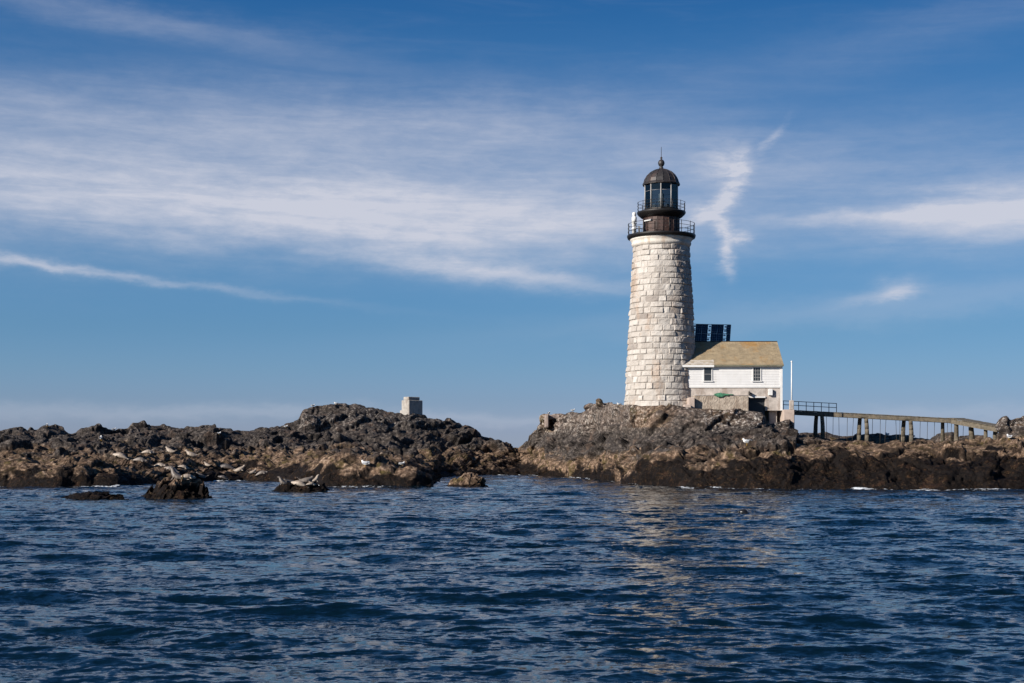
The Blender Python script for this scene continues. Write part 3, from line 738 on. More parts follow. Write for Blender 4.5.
# ribbed dome
NR = 16
dome = part(MB().lathe([(px(16), tz(185.2)), (px(18.6), tz(185.6)), (px(18.9), tz(184.4)), (px(17.6), tz(183)), (px(16.6), tz(179.5)), (px(14.2), tz(175.6)), (px(10.8), tz(172.4)), (px(6.6), tz(170.2)), (px(2.4), tz(169)), (px(1.8), tz(167))], NR, cc, smooth=False), 'dome', M['dome'], LH)
mb = MB()
for i in range(NR):
    t = 2*math.pi*i/NR; pts = [(px(r+.1), tz(y)) for r, y in ((18.4, 184), (17.6, 183), (16.6, 179.5), (14.2, 175.6), (10.8, 172.4), (6.6, 170.2), (2.4, 169))]
    mb.path([(TX+r*math.cos(t), TD+r*math.sin(t), z) for r, z in pts], .028, 5)
part(mb, 'dome_rib', M['dome'], dome)
part(MB().lathe([(px(1.9), tz(167.4)), (px(1.5), tz(166.6)), (px(2.6), tz(165.6)), (px(3.3), tz(163.8)), (px(3.2), tz(162)), (px(2.2), tz(160.3)), (px(.9), tz(159.6)), (px(.8), tz(158.8)), (px(1.15), tz(158.2)), (px(1.1), tz(157.4)), (px(.3), tz(156.8)), (px(.22), tz(147))], 16, cc), 'ball_vent', M['dome'], LH)

# white stacked fog signal on the gallery
fx = X(634.2, TD-1.2); fz = tz(235.8)
FS = empty('fog_signal', (fx, TD-1.2, fz)); tag(FS, 'white stacked drum fog signal standing on the lighthouse gallery', 'fog signal')
def fl(p): return [(r, fz + z) for r, z in p]
part(MB().lathe(fl([(.20, 0), (.20, .45), (.26, .48), (.26, .55), (.20, .58), (.21, .98), (.27, 1.0), (.27, 1.06)]), 16, (fx, TD-1.2, 0)), 'lower_drum', M['white'], FS)
part(MB().lathe(fl([(.12, 1.07), (.12, 1.13), (.24, 1.15), (.24, 1.62), (.14, 1.66), (.14, 1.72), (.19, 1.76), (.19, 2.0), (.12, 2.08)]), 16, (fx, TD-1.2, 0)), 'upper_drum', M['white'], FS)
part(MB().tube((fx+.48, TD-1.2, fz), (fx+.48, TD-1.2, fz+.75), .10, n=10).tube((fx+.48, TD-1.2, fz+.7), (fx+.2, TD-1.2, fz+.7), .03, n=6), 'power_box', M['frame'], FS)

# ------------------------------------------------------------------ keeper's building
HF = 135.5; HB = 141.5; HR = 138.5
hx0, hx1 = X(685.3, HF), X(781.6, HF); zfloor = Z(416, HF); zsill = Z(386.2, HF); zeave = Z(365, HF); zridge = Z(341.5, HR)
HS = empty('keeper_house', ((hx0+hx1)/2, HF, Z(411, HF))); tag(HS, 'small white clapboard house with a tan gable roof against the lighthouse', 'house')
# clapboard shell: courses on the front and right gable, each board tilted
ov = .35
slope = (zridge - (zeave+.02)) / (HR - (HF - ov))
def roof_under(y): return zeave - .03 + slope*((y if y < HR else 2*HR - y) - (HF - ov)) - .02
mb = MB(); nb = 14; bh = (roof_under(HF) - zsill)/nb
for k in range(nb):
    za, zb_ = zsill + k*bh, zsill + (k+1)*bh
    vs = [(hx0, HF-.035, za), (hx1, HF-.035, za), (hx1, HF-.006, zb_), (hx0, HF-.006, zb_), (hx0, HF, za), (hx1, HF, za)]
    mb.add(vs, [(0, 1, 2, 3), (4, 5, 1, 0)])
# gables and back
for xx in (hx0, hx1):
    mb.add([(xx, HF, zsill), (xx, HB, zsill), (xx, HB, roof_under(HF)), (xx, HR, roof_under(HR)), (xx, HF, roof_under(HF))], [(0, 1, 2, 3, 4)])
mb.add([(hx0, HB, zsill), (hx1, HB, zsill), (hx1, HB, roof_under(HF)), (hx0, HB, roof_under(HF))], [(0, 1, 2, 3)])
mb.add([(hx0, HF, zsill), (hx1, HF, zsill), (hx1, HF, roof_under(HF)), (hx0, HF, roof_under(HF))], [(0, 1, 2, 3)])
part(mb, 'siding', M['siding'], HS, recalc=False)
tr = MB()
tr.box((hx0, HF-.07, zsill-.14), (hx1+.07, HF-.037, zsill+.05))
tr.box((hx1-.14, HF-.075, Z(410.5, HF)), (hx1+.075, HF-.04, zsill-.145)).box((hx1-.14, HF-.075, zsill+.055), (hx1+.075, HF-.04, roof_under(HF)-.12))
part(tr, 'corner_trim', M['trim'], HS)
# foundation with cellar opening
fd = MB(); ox0, ox1 = X(748.5, HF), X(765.5, HF); ozt = Z(397.8, HF)
fd.box((hx0+.03, HF+.02, zfloor-1.2), (ox0, HB-.03, zsill-.01)).box((ox1, HF+.02, Z(410.5, HF)), (hx1-.03, HB-.03, zsill-.01)).box((ox0, HF+.02, ozt), (ox1, HB-.03, zsill-.01))
fd.box((ox0, HF+1.2, zfloor-1.2), (ox1, HB-.03, ozt))
fd.box((ox1+.002, HF+2.2, 4.0), (hx1-.05, HB-.05, Z(410.6, HF)))
part(fd, 'foundation', M['conc'], HS)
part(MB().box((ox0, HF+.45, zfloor-1.0), (ox1, HF+.53, ozt)), 'cellar_door', M['slate'], HS)
part(MB().box((ox0+.05, HF-.10, ozt), (ox1-.02, HF+.018, ozt+.13)), 'lintel', M['trim'], HS)
# roof
rx0, rx1 = X(681.8, HF), X(783.8, HF-ov); th = .10
rx1r = rx1
def slab(x0, x1, ya, yb, lift=0, t=th):
    za = zeave + slope*((ya if ya <= HR else 2*HR-ya) - (HF-ov)); zb_ = zeave + slope*((yb if yb <= HR else 2*HR-yb) - (HF-ov))
    return MB().add([(x0, ya, za-t+lift), (x1, ya, za-t+lift), (x1, yb, zb_-t+lift), (x0, yb, zb_-t+lift), (x0, ya, za+lift), (x1, ya, za+lift), (x1, yb, zb_+lift), (x0, yb, zb_+lift)],
                    [(3,2,1,0),(4,5,6,7),(0,1,5,4),(1,2,6,5),(2,3,7,6),(3,0,4,7)])
rf = MB(); a = slab(rx0+.9, rx1, HF-ov, HR); b = slab(rx0+.9, rx1, HR+.001, HB+ov)
rf.add(a.v, a.f); rf.add(b.v, b.f); a = slab(rx0-.0, rx0+.899, HF-ov, HF+1.2); rf.add(a.v, a.f)
nrow = 16
for k in range(nrow):
    ya = HF-ov + (HR-HF+ov)*k/nrow; yb = HF-ov + (HR-HF+ov)*(k+1)/nrow
    ya2 = ya - .02
    xl = rx0+.9 if ya > HF+1.15 else rx0+.002
    za = zeave + slope*(ya-(HF-ov)); zb_ = zeave + slope*(yb-(HF-ov))
    rr_ = random.Random(k); n_ = 34; ed = [xl + (rx1-.01-xl)*(i + rr_.uniform(-.2, .2)*(0 < i < n_))/n_ for i in range(n_+1)]
    for i in range(n_):
        j = rr_.uniform(0, .012); o_ = rr_.uniform(-.015, .015)
        rf.add([(ed[i]+.006, ya2+o_, za+.028+j), (ed[i+1], ya2+o_, za+.028+j), (ed[i+1], yb, zb_+.006), (ed[i]+.006, yb, zb_+.006), (ed[i]+.006, ya2+o_, za+.003), (ed[i+1], ya2+o_, za+.003)], [(0, 1, 2, 3), (4, 5, 1, 0)])
roof = part(rf, 'roof', M['roof'], HS, recalc=False)
fs_ = slab(rx0-.02, X(714, HF), HF-ov-.03, HF+.32, .035, .05); part(fs_, 'eave_flashing', M['flash'], HS)
part(MB().tube((rx0+.9, HR, zridge+.0), (rx1, HR, zridge+.0), .05, n=6), 'ridge_cap', M['dark'], HS)
part(MB().box((rx0, HF-ov-.045, zeave-.22), (X(713.5, HF), HF-ov-.005, zeave-.02)), 'fascia', M['trim'], HS)
part(MB().box((X(713.6, HF), HF-ov-.03, zeave-.15), (rx1, HF-ov-.004, zeave-.02)), 'fascia', M['fascia'], HS)
part(MB().box((hx0, HF-ov+.01, zeave-.16), (hx1+.1, HF-.04, zeave-.12)), 'soffit', M['trim'], HS)
def window(p0, p1, y0, y1, lites, curtain=False):
    x0, x1 = X(p0, HF), X(p1, HF); z1, z0 = Z(y0, HF), Z(y1, HF)
    f = MB(); t = .09
    f.box((x0-t, HF-.09, z0-t), (x0, HF-.037, z1+t)).box((x1, HF-.09, z0-t), (x1+t, HF-.037, z1+t)).box((x0, HF-.09, z1), (x1, HF-.037, z1+t)).box((x0-t-.06, HF-.15, z0-t), (x1+t+.06, HF-.09, z0-.01))
    fr = part(f, 'window', M['trim'], HS)
    part(MB().box((x0, HF-.05, z0), (x1, HF-.038, z1)), 'pane', M['winglass'], fr)
    g = MB(); nx, nz = lites
    for i in range(1, nx): g.box((x0+(x1-x0)*i/nx-.018, HF-.066, z0), (x0+(x1-x0)*i/nx+.018, HF-.052, z1))
    for k in range(1, nz): g.box((x0, HF-.070, z0+(z1-z0)*k/nz-.02), (x1, HF-.067, z0+(z1-z0)*k/nz+.02))
    part(g, 'glazing_bar', M['frame'], fr)
window(704.0, 711.3, 367.6, 380.8, (1, 2)); window(753.2, 760.2, 367.6, 380.8, (3, 4))
vx0, vx1 = X(768.3, HF), X(772.2, HF)
part(MB().box((vx0, HF-.28, Z(395.4, HF)), (vx1, HF+.015, Z(389, HF))), 'meter_box', M['trim'], HS, bevel=.02)
part(MB().box((X(748.4,HF), HF-.5, Z(395, HF)), (X(749.2,HF), HF+.01, Z(391.5, HF))).box((X(750.6,HF), HF-.06, Z(394.6, HF)), (X(751.5,HF), HF+.01, Z(393, HF))), 'pipe_stub', M['rod'], HS)

# projecting concrete cistern in front of the foundation
cx0, cx1 = X(695.2, HF-1.5), X(748.3, HF-1.5); czt = Z(395.6, HF-1.5)
rng = random.Random(4)
cb = MB(); nX, nZ = 60, 22; vs = []
for k in range(nZ+1):
    for i in range(nX+1):
        x = cx0 + (cx1-cx0)*i/nX; z = (zfloor-1.0) + (czt-(zfloor-1.0))*k/nZ
        e = 0 if (i in (0, nX) or k in (0, nZ)) else rng.uniform(-.018, .018)
        vs.append((x, HF-1.5+e, z))
fs = [(k*(nX+1)+i, k*(nX+1)+i+1, (k+1)*(nX+1)+i+1, (k+1)*(nX+1)+i) for k in range(nZ) for i in range(nX)]
cb.add(vs, fs)
cb.add([(cx0, HF-1.5, zfloor-1), (cx0, HF+.01, zfloor-1), (cx0, HF+.01, czt), (cx0, HF-1.5, czt), (cx1, HF-1.5, zfloor-1), (cx1, HF+.01, zfloor-1), (cx1, HF+.01, czt), (cx1, HF-1.5, czt)],
       [(0, 1, 2, 3), (5, 4, 7, 6), (3, 2, 6, 7)])
CI = cb.build('cistern_wall', M['block']); CI['label'] = 'low rough concrete wall block projecting in front of the white house'; CI['category'] = 'concrete wall'
bx = CI.data
capm = MB().box((cx0-.04, HF-1.56, czt+.003), (cx1+.03, HF-.01, czt+.08)).build('coping', M['conc']); capm.parent = CI
step = MB().box((X(688.5, 133.6), 133.4, Z(414, 133.6)), (X(694.6, 133.6), HF-.02, Z(397.5, 133.6))).box((X(684, 132.6), 132.5, Z(412, 132.6)), (X(691, 132.6), 133.39, Z(404.5, 132.6))).build('concrete_step', M['pinkconc'], bevel=.04)
tag(step, 'stepped tan concrete plinth at the foot of the lighthouse beside the wall block', 'step')
# green netting lying over the wall top
gn = MB(); rr = random.Random(8); gx0, gx1 = X(714.5, HF-1.5), X(733, HF-1.5); nn, mm = 26, 8; vs = []
for i in range(nn+1):
    t = i/nn; xx = gx0 + (gx1-gx0)*t
    hgt = .04 + .13*math.exp(-((t-.32)/.26)**2); wd = .25 + .35*math.sin(math.pi*min(1, t*1.1+.05))
    for k in range(mm+1):
        s = k/mm
        # drape: from behind over the coping and down the front
        if s < .5: y = HF-1.56-.02 + (1-s*2)*wd; z = czt + .10 + hgt*math.sin(math.pi*(1-s*2)*.9+.1)
        else: y = HF-1.60 - .03*rr.random(); z = czt + .10 - (s-.5)*2*(.20+.10*math.sin(t*7))*math.sin(math.pi*min(1, t+.1))
        vs.append((xx+rr.uniform(-.03, .03), y, z+rr.uniform(-.04, .04)))
gn.add(vs, [(i*(mm+1)+k, (i+1)*(mm+1)+k, (i+1)*(mm+1)+k+1, i*(mm+1)+k+1) for i in range(nn) for k in range(mm)], True)
g = gn.build('net', M['green']); so_ = g.modifiers.new('s', 'SOLIDIFY'); so_.thickness = .04
tag(g, 'crumpled green netting draped over the top of the concrete wall', 'netting')

# ------------------------------------------------------------------ solar array behind the ridge
SD = 140.2
SA = empty('solar_array', (X(712, SD), SD, Z(345, SD))); tag(SA, 'dark blue tilted solar panel array rising behind the house roof', 'solar panels')
sx0, sx1 = X(688.5, SD), X(731.5, SD); szb, szt = Z(342.5, SD), Z(322.6, SD); tl = 1.5
def pt(x, f, o=0): return (x + .36*(f-.5), SD + tl*f + o, szb + (szt-szb)*f - (x-sx0)*.022 + o*.4)
for r_ in range(2):
    f0, f1 = r_/2+.01, (r_+1)/2-.01
    for pa, pb in ((688.5, 693.2), (696.2, 702.2), (702.5, 708.4), (711.9, 717.8), (718.1, 724.2), (727.6, 731.5)):
        xa, xb = X(pa, SD), X(pb, SD)
        p = part(MB().add([pt(xa, f0), pt(xb, f0), pt(xb, f1), pt(xa, f1), pt(xa, f0, .05), pt(xb, f0, .05), pt(xb, f1, .05), pt(xa, f1, .05)],
                 [(0,1,2,3),(7,6,5,4),(0,4,5,1),(1,5,6,2),(2,6,7,3),(3,7,4,0)]), 'solar_panel', M['solar'], SA)
        fm = MB()
        for q0, q1 in ((pt(xa, f0, -.02), pt(xb, f0, -.02)), (pt(xb, f0, -.02), pt(xb, f1, -.02)), (pt(xb, f1, -.02), pt(xa, f1, -.02)), (pt(xa, f1, -.02), pt(xa, f0, -.02))): fm.tube(q0, q1, .016, n=4)
        for c in range(1, 4): fm.tube(pt(xa, f0+(f1-f0)*c/4, -.006), pt(xb, f0+(f1-f0)*c/4, -.006), .007, n=4)
        for c in range(1, 3): fm.tube(pt(xa+(xb-xa)*c/3, f0, -.006), pt(xa+(xb-xa)*c/3, f1, -.006), .007, n=4)
        part(fm, 'panel_frame', M['alu'], p)
for f in (.03, .26, .5, .74, .985):
    part(MB().tube(pt(sx0, f, .10), pt(sx1, f, .10), .035, n=6), 'support_rail', M['rail'], SA)
for pa in (694.7, 710.1, 725.9):
    for f in (.18, .42, .66, .88):
        part(MB().box((-.11, -.02, -.09), (.11, .02, .09), Matrix.Translation(pt(X(pa + (f-.5)*1.2, SD), f, .04))), 'white_bracket', M['white'], SA)
for i in range(4):
    x = sx0 + .25 + (sx1-sx0-.5)*i/3
    part(MB().tube((x, SD+tl+.1, szt-.15), (x, SD+1.3, roof_under(SD+1.3)+.1), .035, n=6).tube((x, SD+.08, szb+.05), (x, SD+.1, roof_under(SD+.1)+.1), .035, n=6), 'support_leg', M['alu'], SA)

# ------------------------------------------------------------------ walkway
WD0 = 141.0
WK = empty('walkway_bridge', (X(795, WD0), WD0, Z(414, WD0))); tag(WK, 'long sloping timber walkway on pile legs running from the house to the right', 'walkway')
A = P(794, 411.2, WD0); B = P(956, 419.6, 138.5); C = P(1004, 427.6, 133.0)
def beam(mb, a, b, wdt, t, off=0):
    a, b = Vector(a), Vector(b); dr_ = (b-a).normalized(); sd_ = dr_.cross(Vector((0, 0, 1))).normalized(); up_ = Vector((0, 0, 1))
    vs = []
    for p_ in (a, b):
        for s1, s2 in ((-1, -1), (1, -1), (1, 0), (-1, 0)):
            vs.append(p_ + sd_*(s1*wdt/2 + off) + up_*(t*s2 if s2 else 0))
    return mb.add(vs, [(0,1,2,3),(7,6,5,4),(0,4,5,1),(1,5,6,2),(2,6,7,3),(3,7,4,0)])
def planks(mb, a, b, wdt):
    a, b = Vector(a), Vector(b); n = int((b-a).length/.25); rr = random.Random(2)
    for i in range(n):
        p0 = a.lerp(b, i/n); p1 = a.lerp(b, (i+.9)/n); j = rr.uniform(0, .02)
        beam(mb, p0+Vector((0,0,.09+j)), p1+Vector((0,0,.09+j)), wdt+rr.uniform(-.05, .05), .06)
for (a, b, wdt, nm) in ((A, B, 1.5, 0), (B+Vector((.03, 0, .06)), C, 1.9, 1)):
    mb = MB(); planks(mb, a, b, wdt); part(mb, 'deck', M['wood'], WK)
    for s1 in (-1, 1): part(beam(MB(), a, b, .16, .36 if nm == 0 else .42, s1*(wdt/2-.12)), 'girder', M['wood'], WK)
def leg(px_, pyt, pyb, D, r=.16, lean=0, bulge=0):
    top = P(px_, pyt, D); x = top.x; zg = min(Z(pyb, D), ground(x, D, 3.5)) - .6
    mb = MB(); n = 6; pts = []
    for i in range(n+1):
        t = i/n; pts.append(Vector((x + lean*t + bulge*math.sin(math.pi*t), D, top.z + (zg-top.z)*t)))
    for i in range(n): mb.tube(pts[i], pts[i+1], r*(1+.04*i), r*(1+.04*(i+1)), n=9)
    return part(mb, 'leg', M['wood'], WK)
for (pl, pr_, D, yt) in ((816.5, 821.8, 140.65, 414.5), (860, 866, 140.0, 417), (904, 910.4, 139.3, 419.2)):
    leg(pl, yt, 440, D+.6, .19, 0, -.10); leg(pr_, yt, 440, D-.6, .19, 0, .10)
    part(MB().box((X(pl-1.5, D), D-.85, Z(yt+.6, D)), (X(pr_+1.5, D), D+.85, Z(yt-1.2, D))), 'cap_beam', M['wood'], WK)
leg(942.6, 422, 440, 139.2, .17); leg(956.3, 421.5, 441, 137.9, .2)
leg(971, 427, 440, 137.2, .24, .15); leg(985.6, 428.0, 441, 134.6, .17); leg(995.6, 430, 441, 134.3, .22, -.1)
for (pxr, sl_) in ((826.5, .05), (833.2, 0), (838.8, .1), (847.4, 0), (853.5, -.12), (872.6, 0), (880.4, 0), (886, -.1), (895.8, .15), (900, 0), (920.3, 0), (927.6, 0), (934.6, 0), (947.5, .05), (951.5, 0), (963.5, 0)):
    t = (pxr-794)/(956-794); D = WD0 + (138.5-WD0)*t; zt_ = Z(411.2+(419.6-411.2)*t+2.5, D)
    x = X(pxr, D); part(MB().tube((x, D, zt_), (x+sl_, D+.2, ground(x, D, 3.5)-.2), .022, n=5), 'rod', M['rod'], WK)
# handrail
hr = MB(); H0 = P(783, 410.5, WD0-.5); 
for (pa, ya, pb, yb) in ((783, 400.8, 836.8, 403.5), (783, 404.6, 836.8, 407.7)):
    hr.tube(P(pa, ya, WD0-.6), P(pb, yb, WD0-.9), .035, n=6)
    hr.tube(P(pa, ya, WD0+.7), P(pb, yb, WD0+.4), .03, n=6)
for i in range(8):
    p_ = 783.5 + 53*i/7; t = i/7
    hr.tube(P(p_, 400.8+2.7*t, WD0-.6-.3*t), P(p_, 411.3+2.2*t, WD0-.6-.3*t), .035, n=6)
    hr.tube(P(p_, 400.8+2.7*t, WD0+.7-.3*t), P(p_, 411.3+2.2*t, WD0+.7-.3*t), .03, n=6)
part(hr, 'handrail', M['rail'], WK)

# landing platform and pillar, flagpole
plat = MB().box((X(781, 134.9)+.22, 134.7, Z(434, 134.9)), (X(794.2, 134.9), 140.2, Z(409.6, 134.9))).build('landing_platform', M['pinkconc'], bevel=.05)
tag(plat, 'tan concrete landing block at the right foot of the house, under the handrail', 'platform')
post = MB().box((X(789.6, 134.9), 134.75, Z(409.5, 134.9)), (X(793.6, 134.9), 135.15, Z(400.3, 134.9))).build('concrete_post', M['conc'], bevel=.03)
tag(post, 'stubby pale concrete post at the foot of the flagpole', 'post')
FP = empty('flagpole', (X(791.6, 135.3), 135.3, Z(409.6, 135.3))); tag(FP, 'thin white pole standing right of the house', 'pole')
part(MB().tube(P(791.6, 409.6, 135.3), P(791.6, 362, 135.3), .065, .05, n=8), 'pole_shaft', M['white'], FP)
part(MB().ell(P(791.6, 361.6, 135.3), (.09, .09, .09)), 'finial', M['white'], FP)
pier = MB().box((X(768.5, 136.5), 136.2, 4.5), (X(776.5, 136.5), 137.4, Z(410.8, 136.5))).build('concrete_pier', M['conc'], bevel=.03)
tag(pier, 'square concrete pier in the dark hollow below the right end of the house', 'pier')

# broken footing at the left edge of the main rock
fx0, fx1 = X(544.6, 168), X(560, 168)
ft_ = MB().box((fx0, 166.2, Z(428, 168)), (X(548.6, 168), 170, Z(414.3, 168))).box((X(548.6, 168)+.002, 167.2, Z(419.5, 168)), (fx1, 170, Z(415.0, 168))).build('concrete_footing', M['old'], bevel=.12)
tag(ft_, 'broken pinkish concrete footing on the left edge of the lighthouse rock', 'footing')

# ------------------------------------------------------------------ square stone beacon on the left hill
BD = 180.0; bs = F/BD
bc = P(412.6, 417.5, BD); ang = rad(-47)
BM = empty('stone_hut', (bc.x, bc.y, bc.z)); tag(BM, 'small square weathered stone hut on top of the left rock hill', 'hut')
Mh = Matrix.Translation(bc) @ Matrix.Rotation(ang, 4, 'Z')
# local x axis runs along the shaded face, local y away from it
wA, wB, hh = 17.8/bs, 12.0/bs, 17.2/bs
part(MB().box((-wB/2-.1, -wA/2, -1.2), (wB/2-.1, wA/2, hh), Mh), 'hut_wall', M['hut'], BM, bevel=.06)
part(MB().box((-wB/2+.12, -wA/2+.14, hh+.004), (wB/2-.32, wA/2-.3, hh+.42), Mh), 'cap_slab', M['hut'], BM, bevel=.05)
part(MB().box((-wB/2-.55, -wA/2+.1, -1.2), (-wB/2-.105, wA/2-.5, hh*.42), Mh), 'side_step', M['hut'], BM, bevel=.05)

# ------------------------------------------------------------------ seals
def fur(name, base, belly, spot_):
    m = bpy.data.materials.new(name); m.use_nodes = True; t = m.node_tree; b = NB(t); pr = t.nodes['Principled BSDF']
    co = b.new('ShaderNodeTexCoord').outputs['Object']
    n = b.noise(co, 14, 4, .6); z = b.sep(co)[2]
    c = b.mix(b.fr(z, .1, .28), (*belly, 1), (*base, 1)); c = b.mix(b.fr(n, .55, .62, 0, .7), c, (*spot_, 1))
    _set(pr.inputs['Base Color'], c); pr.inputs['Roughness'].default_value = .55; return m
FUR = [fur('pale_dry_fur', (.29, .235, .185), (.40, .34, .28), (.14, .11, .085)), fur('grey_fur', (.15, .125, .105), (.25, .21, .18), (.06, .052, .045)), fur('dark_wet_fur', (.07, .06, .055), (.14, .12, .11), (.03, .03, .03))]
EYEM = mat('eye_black', (.01, .01, .01), .2)
def seal_mesh(pose):
    mb = MB()
    # spine stations: x, z, half width, half height
    if pose == 'banana': sp = [(-.92, .36, .03, .02), (-.80, .30, .07, .06), (-.62, .22, .13, .12), (-.35, .20, .21, .19), (0, .22, .27, .23), (.30, .25, .25, .23), (.52, .33, .18, .18), (.66, .42, .13, .13), (.76, .48, .125, .12), (.86, .49, .10, .09), (.94, .475, .05, .045)]
    elif pose == 'flat': sp = [(-.95, .06, .03, .02), (-.82, .09, .08, .07), (-.6, .14, .15, .13), (-.3, .19, .23, .19), (0, .22, .27, .22), (.32, .20, .25, .20), (.55, .16, .18, .16), (.68, .15, .13, .13), (.78, .16, .125, .12), (.88, .15, .10, .09), (.96, .14, .05, .045)]
    else: sp = [(-.75, .07, .04, .03), (-.6, .10, .10, .08), (-.38, .16, .19, .15), (-.12, .24, .26, .22), (.10, .38, .26, .24), (.22, .58, .21, .20), (.28, .76, .155, .15), (.33, .88, .125, .125), (.42, .94, .115, .11), (.52, .95, .08, .075), (.59, .94, .045, .04)]
    n = 16; pts = [Vector((s[0], 0, s[1])) for s in sp]; vs = []
    for i, s in enumerate(sp):
        tn = (pts[min(i+1, len(pts)-1)] - pts[max(i-1, 0)]).normalized(); up_ = Vector((-tn.z, 0, tn.x))
        for k in range(n):
            t = 2*math.pi*k/n; vs.append(pts[i] + Vector((0, 1, 0))*s[2]*math.cos(t) + up_*s[3]*math.sin(t))
    fs = [(i*n+k, i*n+(k+1) % n, (i+1)*n+(k+1) % n, (i+1)*n+k) for i in range(len(sp)-1) for k in range(n)]
    fs += [tuple(range(n))[::-1], tuple((len(sp)-1)*n+k for k in range(n))]
    mb.add(vs, fs, True)
    tail = pts[0]; dz = .08 if pose == 'banana' else 0
    for s1 in (-1, 1):
        mb.ell(tail + Vector((-.08, s1*.07, dz)), (.15, .05, .03), Matrix.Rotation(s1*-.35, 3, 'Z') @ Matrix.Rotation(.4 if dz else 0, 3, 'Y'), 10, 6)
        sh = pts[6] if pose != 'up' else pts[5]
        fp = Vector((.36, s1*.24, .10)) if pose != 'up' else Vector((.22, s1*.24, .14))
        mb.ell(fp, (.16, .06, .04), Matrix.Rotation(s1*.5, 3, 'Z') @ Matrix.Rotation(.25 if pose != 'up' else 1.0, 3, 'Y'), 10, 6)
    o = mb.build('seal', FUR[0], voxel=.028)
    h = pts[-3]
    return o, pts
seal_src = {}
EYES = {}
for pose in ('banana', 'flat', 'up'):
    o, pts = seal_mesh(pose); me = o.data; bpy.data.objects.remove(o)
    seal_src[pose] = me
    h = pts[-2].lerp(pts[-3], .35); EYES[pose] = []
    for nm, c_, r_ in (('eye', h + Vector((.02, .085, .055)), (.018,)*3), ('eye', h + Vector((.02, -.085, .055)), (.018,)*3), ('nose', pts[-1] + Vector((0, 0, .02)), (.02, .03, .02))):
        eo = MB().ell(c_, r_, None, 8, 5).build(nm, EYEM); EYES[pose].append((nm, eo.data)); bpy.data.objects.remove(eo)
seal_mats = {}
def seal(px_, py_, pose, heading, fur_i, label, size=1.0, roll=0):
    size *= .64
    h = spot(px_, py_, TR)
    if h is None: return
    key = (pose, fur_i)
    if key not in seal_mats:
        me = seal_src[pose].copy(); me.materials.clear(); me.materials.append(FUR[fur_i]); seal_mats[key] = me
    o = bpy.data.objects.new('seal', seal_mats[key]); COL.objects.link(o)
    # stand on the highest ground under the body
    L_ = .45*size; zs = []
    for f in (-1, 0, 1):
        x, y = h.x + f*L_*math.cos(rad(heading)), h.y + f*L_*math.sin(rad(heading))
        zs.append(max([t.ray_cast(Vector((x, y, 50)), Vector((0, 0, -1)))[0].z if t.ray_cast(Vector((x, y, 50)), Vector((0, 0, -1)))[0] else -9 for t in [bvh]+TR]))
    sl_ = math.atan2(max(-.6, min(.6, zs[2]-zs[0])), 2*L_)
    o.location = (h.x, h.y, max(zs[1], (zs[0]+zs[2])/2) - .10*size)
    o.rotation_euler = (0, 0 if pose == 'up' else -max(-.22, min(.22, sl_)), rad(heading)); o.scale = (size*.92, size*1.4, size*1.3) if pose != 'up' else (size*1.1, size*1.5, size*1.0)
    for nm, me in EYES[pose]:
        e = bpy.data.objects.new(nm, me); COL.objects.link(e); e.parent = o
    tag(o, label, 'seal', 'seals hauled out on the rocks')
seal(148, 453, 'flat', 10, 0, 'pale seal lying high on the brown ledge, uppermost left of the group', 1.15)
seal(170, 452, 'banana', 160, 0, 'pale bright seal on the ledge just right of the uppermost one', 1.1)
seal(191, 457, 'banana', 180, 0, 'pale tan seal at the foot of the dark band, above the seal channel', 1.25)
seal(177, 479, 'up', 175, 1, 'grey seal sitting bolt upright on the weedy rock awash', 1.25)
seal(187, 478, 'flat', 20, 0, 'small pale seal lying behind the upright one', .9)
seal(171, 470, 'flat', 170, 1, 'grey seal stretched out on the ledge above the weedy rock', 1.2)
seal(160, 466, 'flat', -10, 0, 'tan seal lying left of the stretched grey one')
seal(183, 468, 'flat', 15, 0, 'pale seal lying close to the water at the channel mouth')
seal(201, 478, 'banana', 200, 1, 'grey seal at the waters edge on the left side of the channel')
seal(207, 467, 'banana', 150, 0, 'pale chested seal resting at the left end of the dark boulder row', .8)
seal(226, 468, 'flat', 175, 2, 'long dark seal stretched along the back of the channel', 1.5)
seal(240, 471, 'banana', 10, 0, 'pale seal curled at the right end of the long dark seal', 1.2)
seal(253, 473, 'banana', 30, 0, 'pale seal lying in the middle of the channel shore', .8)
seal(262, 474, 'flat', 5, 1, 'grey seal lying at the right end of the channel shore', 1.1)
seal(223, 478, 'flat', 190, 2, 'dark wet seal half in the water below the long dark seal', .9)
seal(275, 486, 'banana', 170, 0, 'pale seal at the left end of the seal cluster rock', .75)
seal(283, 484.5, 'up', 190, 1, 'grey seal with raised head, second from the left on the cluster rock', .95)
seal(291, 484, 'banana', 200, 2, 'dark seal curled in the middle of the cluster rock', .95)
seal(299, 485, 'flat', 170, 0, 'long pale cream seal lying across the cluster rock', 1.1)
seal(306, 483, 'banana', 20, 1, 'grey seal lying behind the cream one on the cluster rock', 1.0)
seal(311, 486, 'flat', 30, 0, 'pale seal low on the right end of the cluster rock', .7)
seal(315, 484, 'up', 20, 0, 'pale seal sitting upright at the far right tip of the cluster rock', .85)
seal(120, 457, 'flat', 170, 0, 'tan seal lying on the brown ledge left of the uppermost seals', 1.3)
seal(140, 461, 'flat', 0, 1, 'grey seal lying on the brown ledge below the uppermost seals', 1.2)
# swimming seal head
sh = MB(); D0 = D_shore(513.6); hx_ = X(743.6, D0)
sh.ell((hx_, D0, .06), (.21, .15, .15)).ell((hx_-.20, D0, .06), (.10, .085, .075)).ell((hx_+.12, D0, -.08), (.22, .22, .16))
o = sh.build('swimming_seal', mat('wet_black_fur', (.012, .012, .013), .3), voxel=.02); tag(o, 'dark seal head poking out of open water in front of the lighthouse', 'seal')

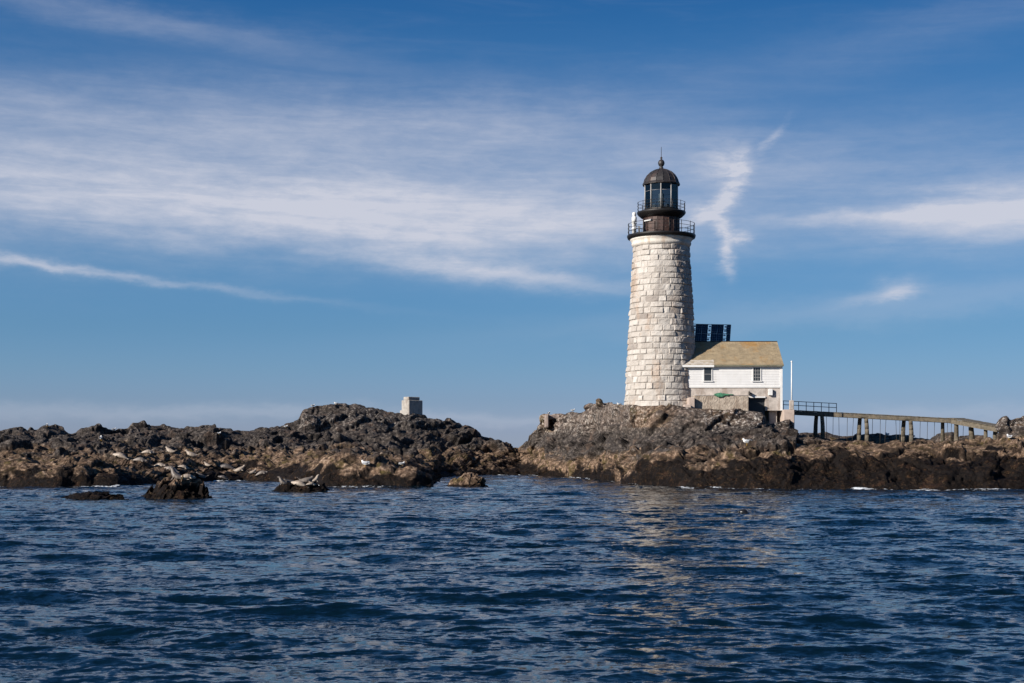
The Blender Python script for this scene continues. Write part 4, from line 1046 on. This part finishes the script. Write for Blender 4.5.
# ------------------------------------------------------------------ gulls
GW = mat('gull_white', (.80, .79, .77), .7, var=.04); GG = mat('gull_grey', (.33, .35, .38), .7); GY = mat('gull_yellow', (.6, .35, .05), .5)
def gull_parts():
    b = MB(); b.ell((0, 0, .20), (.20, .095, .095), Matrix.Rotation(-.15, 3, 'Y')).ell((.17, 0, .31), (.062, .05, .055)).tube((.10, 0, .22), (.17, 0, .31), .07, .045, n=10).ell((-.2, 0, .17), (.11, .04, .022))
    bo = b.build('gull', GW, voxel=.012); bm_ = bo.data; bpy.data.objects.remove(bo)
    out = []
    for s1 in (-1, 1): out.append(('wing', MB().ell((-.06, s1*.08, .225), (.20, .03, .065), Matrix.Rotation(.12, 3, 'Y'), 10, 6), GG))
    out.append(('beak', MB().tube((.22, 0, .31), (.285, 0, .295), .014, .005, n=6), GY))
    for s1 in (-1, 1): out.append(('leg', MB().tube((0, s1*.035, .14), (.01, s1*.035, -.02), .009, n=5), GY))
    res = []
    for nm, mb_, m_ in out:
        x_ = mb_.build(nm, m_); res.append((nm, x_.data)); bpy.data.objects.remove(x_)
    return bm_, res
GB, GPARTS = gull_parts()
def gull(px_, py_, heading, label, size=1.3):
    h = spot(px_, py_)
    k = 0
    while h is None and k < 12: k += 1; h = spot(px_, py_ + k*.7)
    if h is None: return
    o = bpy.data.objects.new('gull', GB); COL.objects.link(o); o.location = (h.x, h.y, max(h.z, ground(h.x, h.y, h.z))); o.rotation_euler = (0, 0, rad(heading)); o.scale = (size*.66,)*3
    for nm, me in GPARTS:
        c = bpy.data.objects.new(nm, me); COL.objects.link(c); c.parent = o
    tag(o, label, 'gull', 'gulls resting on the island')
gull(747, 445.5, 175, 'white gull standing on the ledge below the house', 2.6)
gull(887, 437, 100, 'white gull between the second and third walkway legs', 2.2)
gull(911.5, 439, 180, 'white gull beside the lit leg of the third walkway bent', 2.2)
gull(1009, 440, 100, 'white gull at the far right below the end of the walkway', 2.2)
gull(858.5, 436, 20, 'small white gull behind the second walkway bent', 1.6)
gull(47, 427, 100, 'white gull on the skyline at the far left', 1.8)
gull(101, 441, 100, 'pale gull on the ledge left of the seals', 2.4)
gull(114, 431, 20, 'white gull on the skyline in the left dip', 1.6)
gull(365, 467, 150, 'large white gull on top of the black ledge', 2.4)
gull(402, 466, 0, 'white gull on the tan ledge behind the black rocks', 1.6)
gull(219, 435, 0, 'white gull on the dark band above the channel', 1.5)
gull(549, 414, 60, 'white gull perched on the pink concrete footing', 1.6)
gull(573, 409, 0, 'white gull on the skyline between footing and lighthouse', 1.5)
gull(619, 407, 200, 'white gull on the rock just left of the lighthouse foot', 1.5)
gull(313, 405, 20, 'white gull on the left shoulder of the hill top', 1.6)
gull(286, 428, 0, 'white gull on the low shoulder left of the hill', 1.5)
gull(336, 405, 180, 'white gull on the very top of the left hill', 1.6)
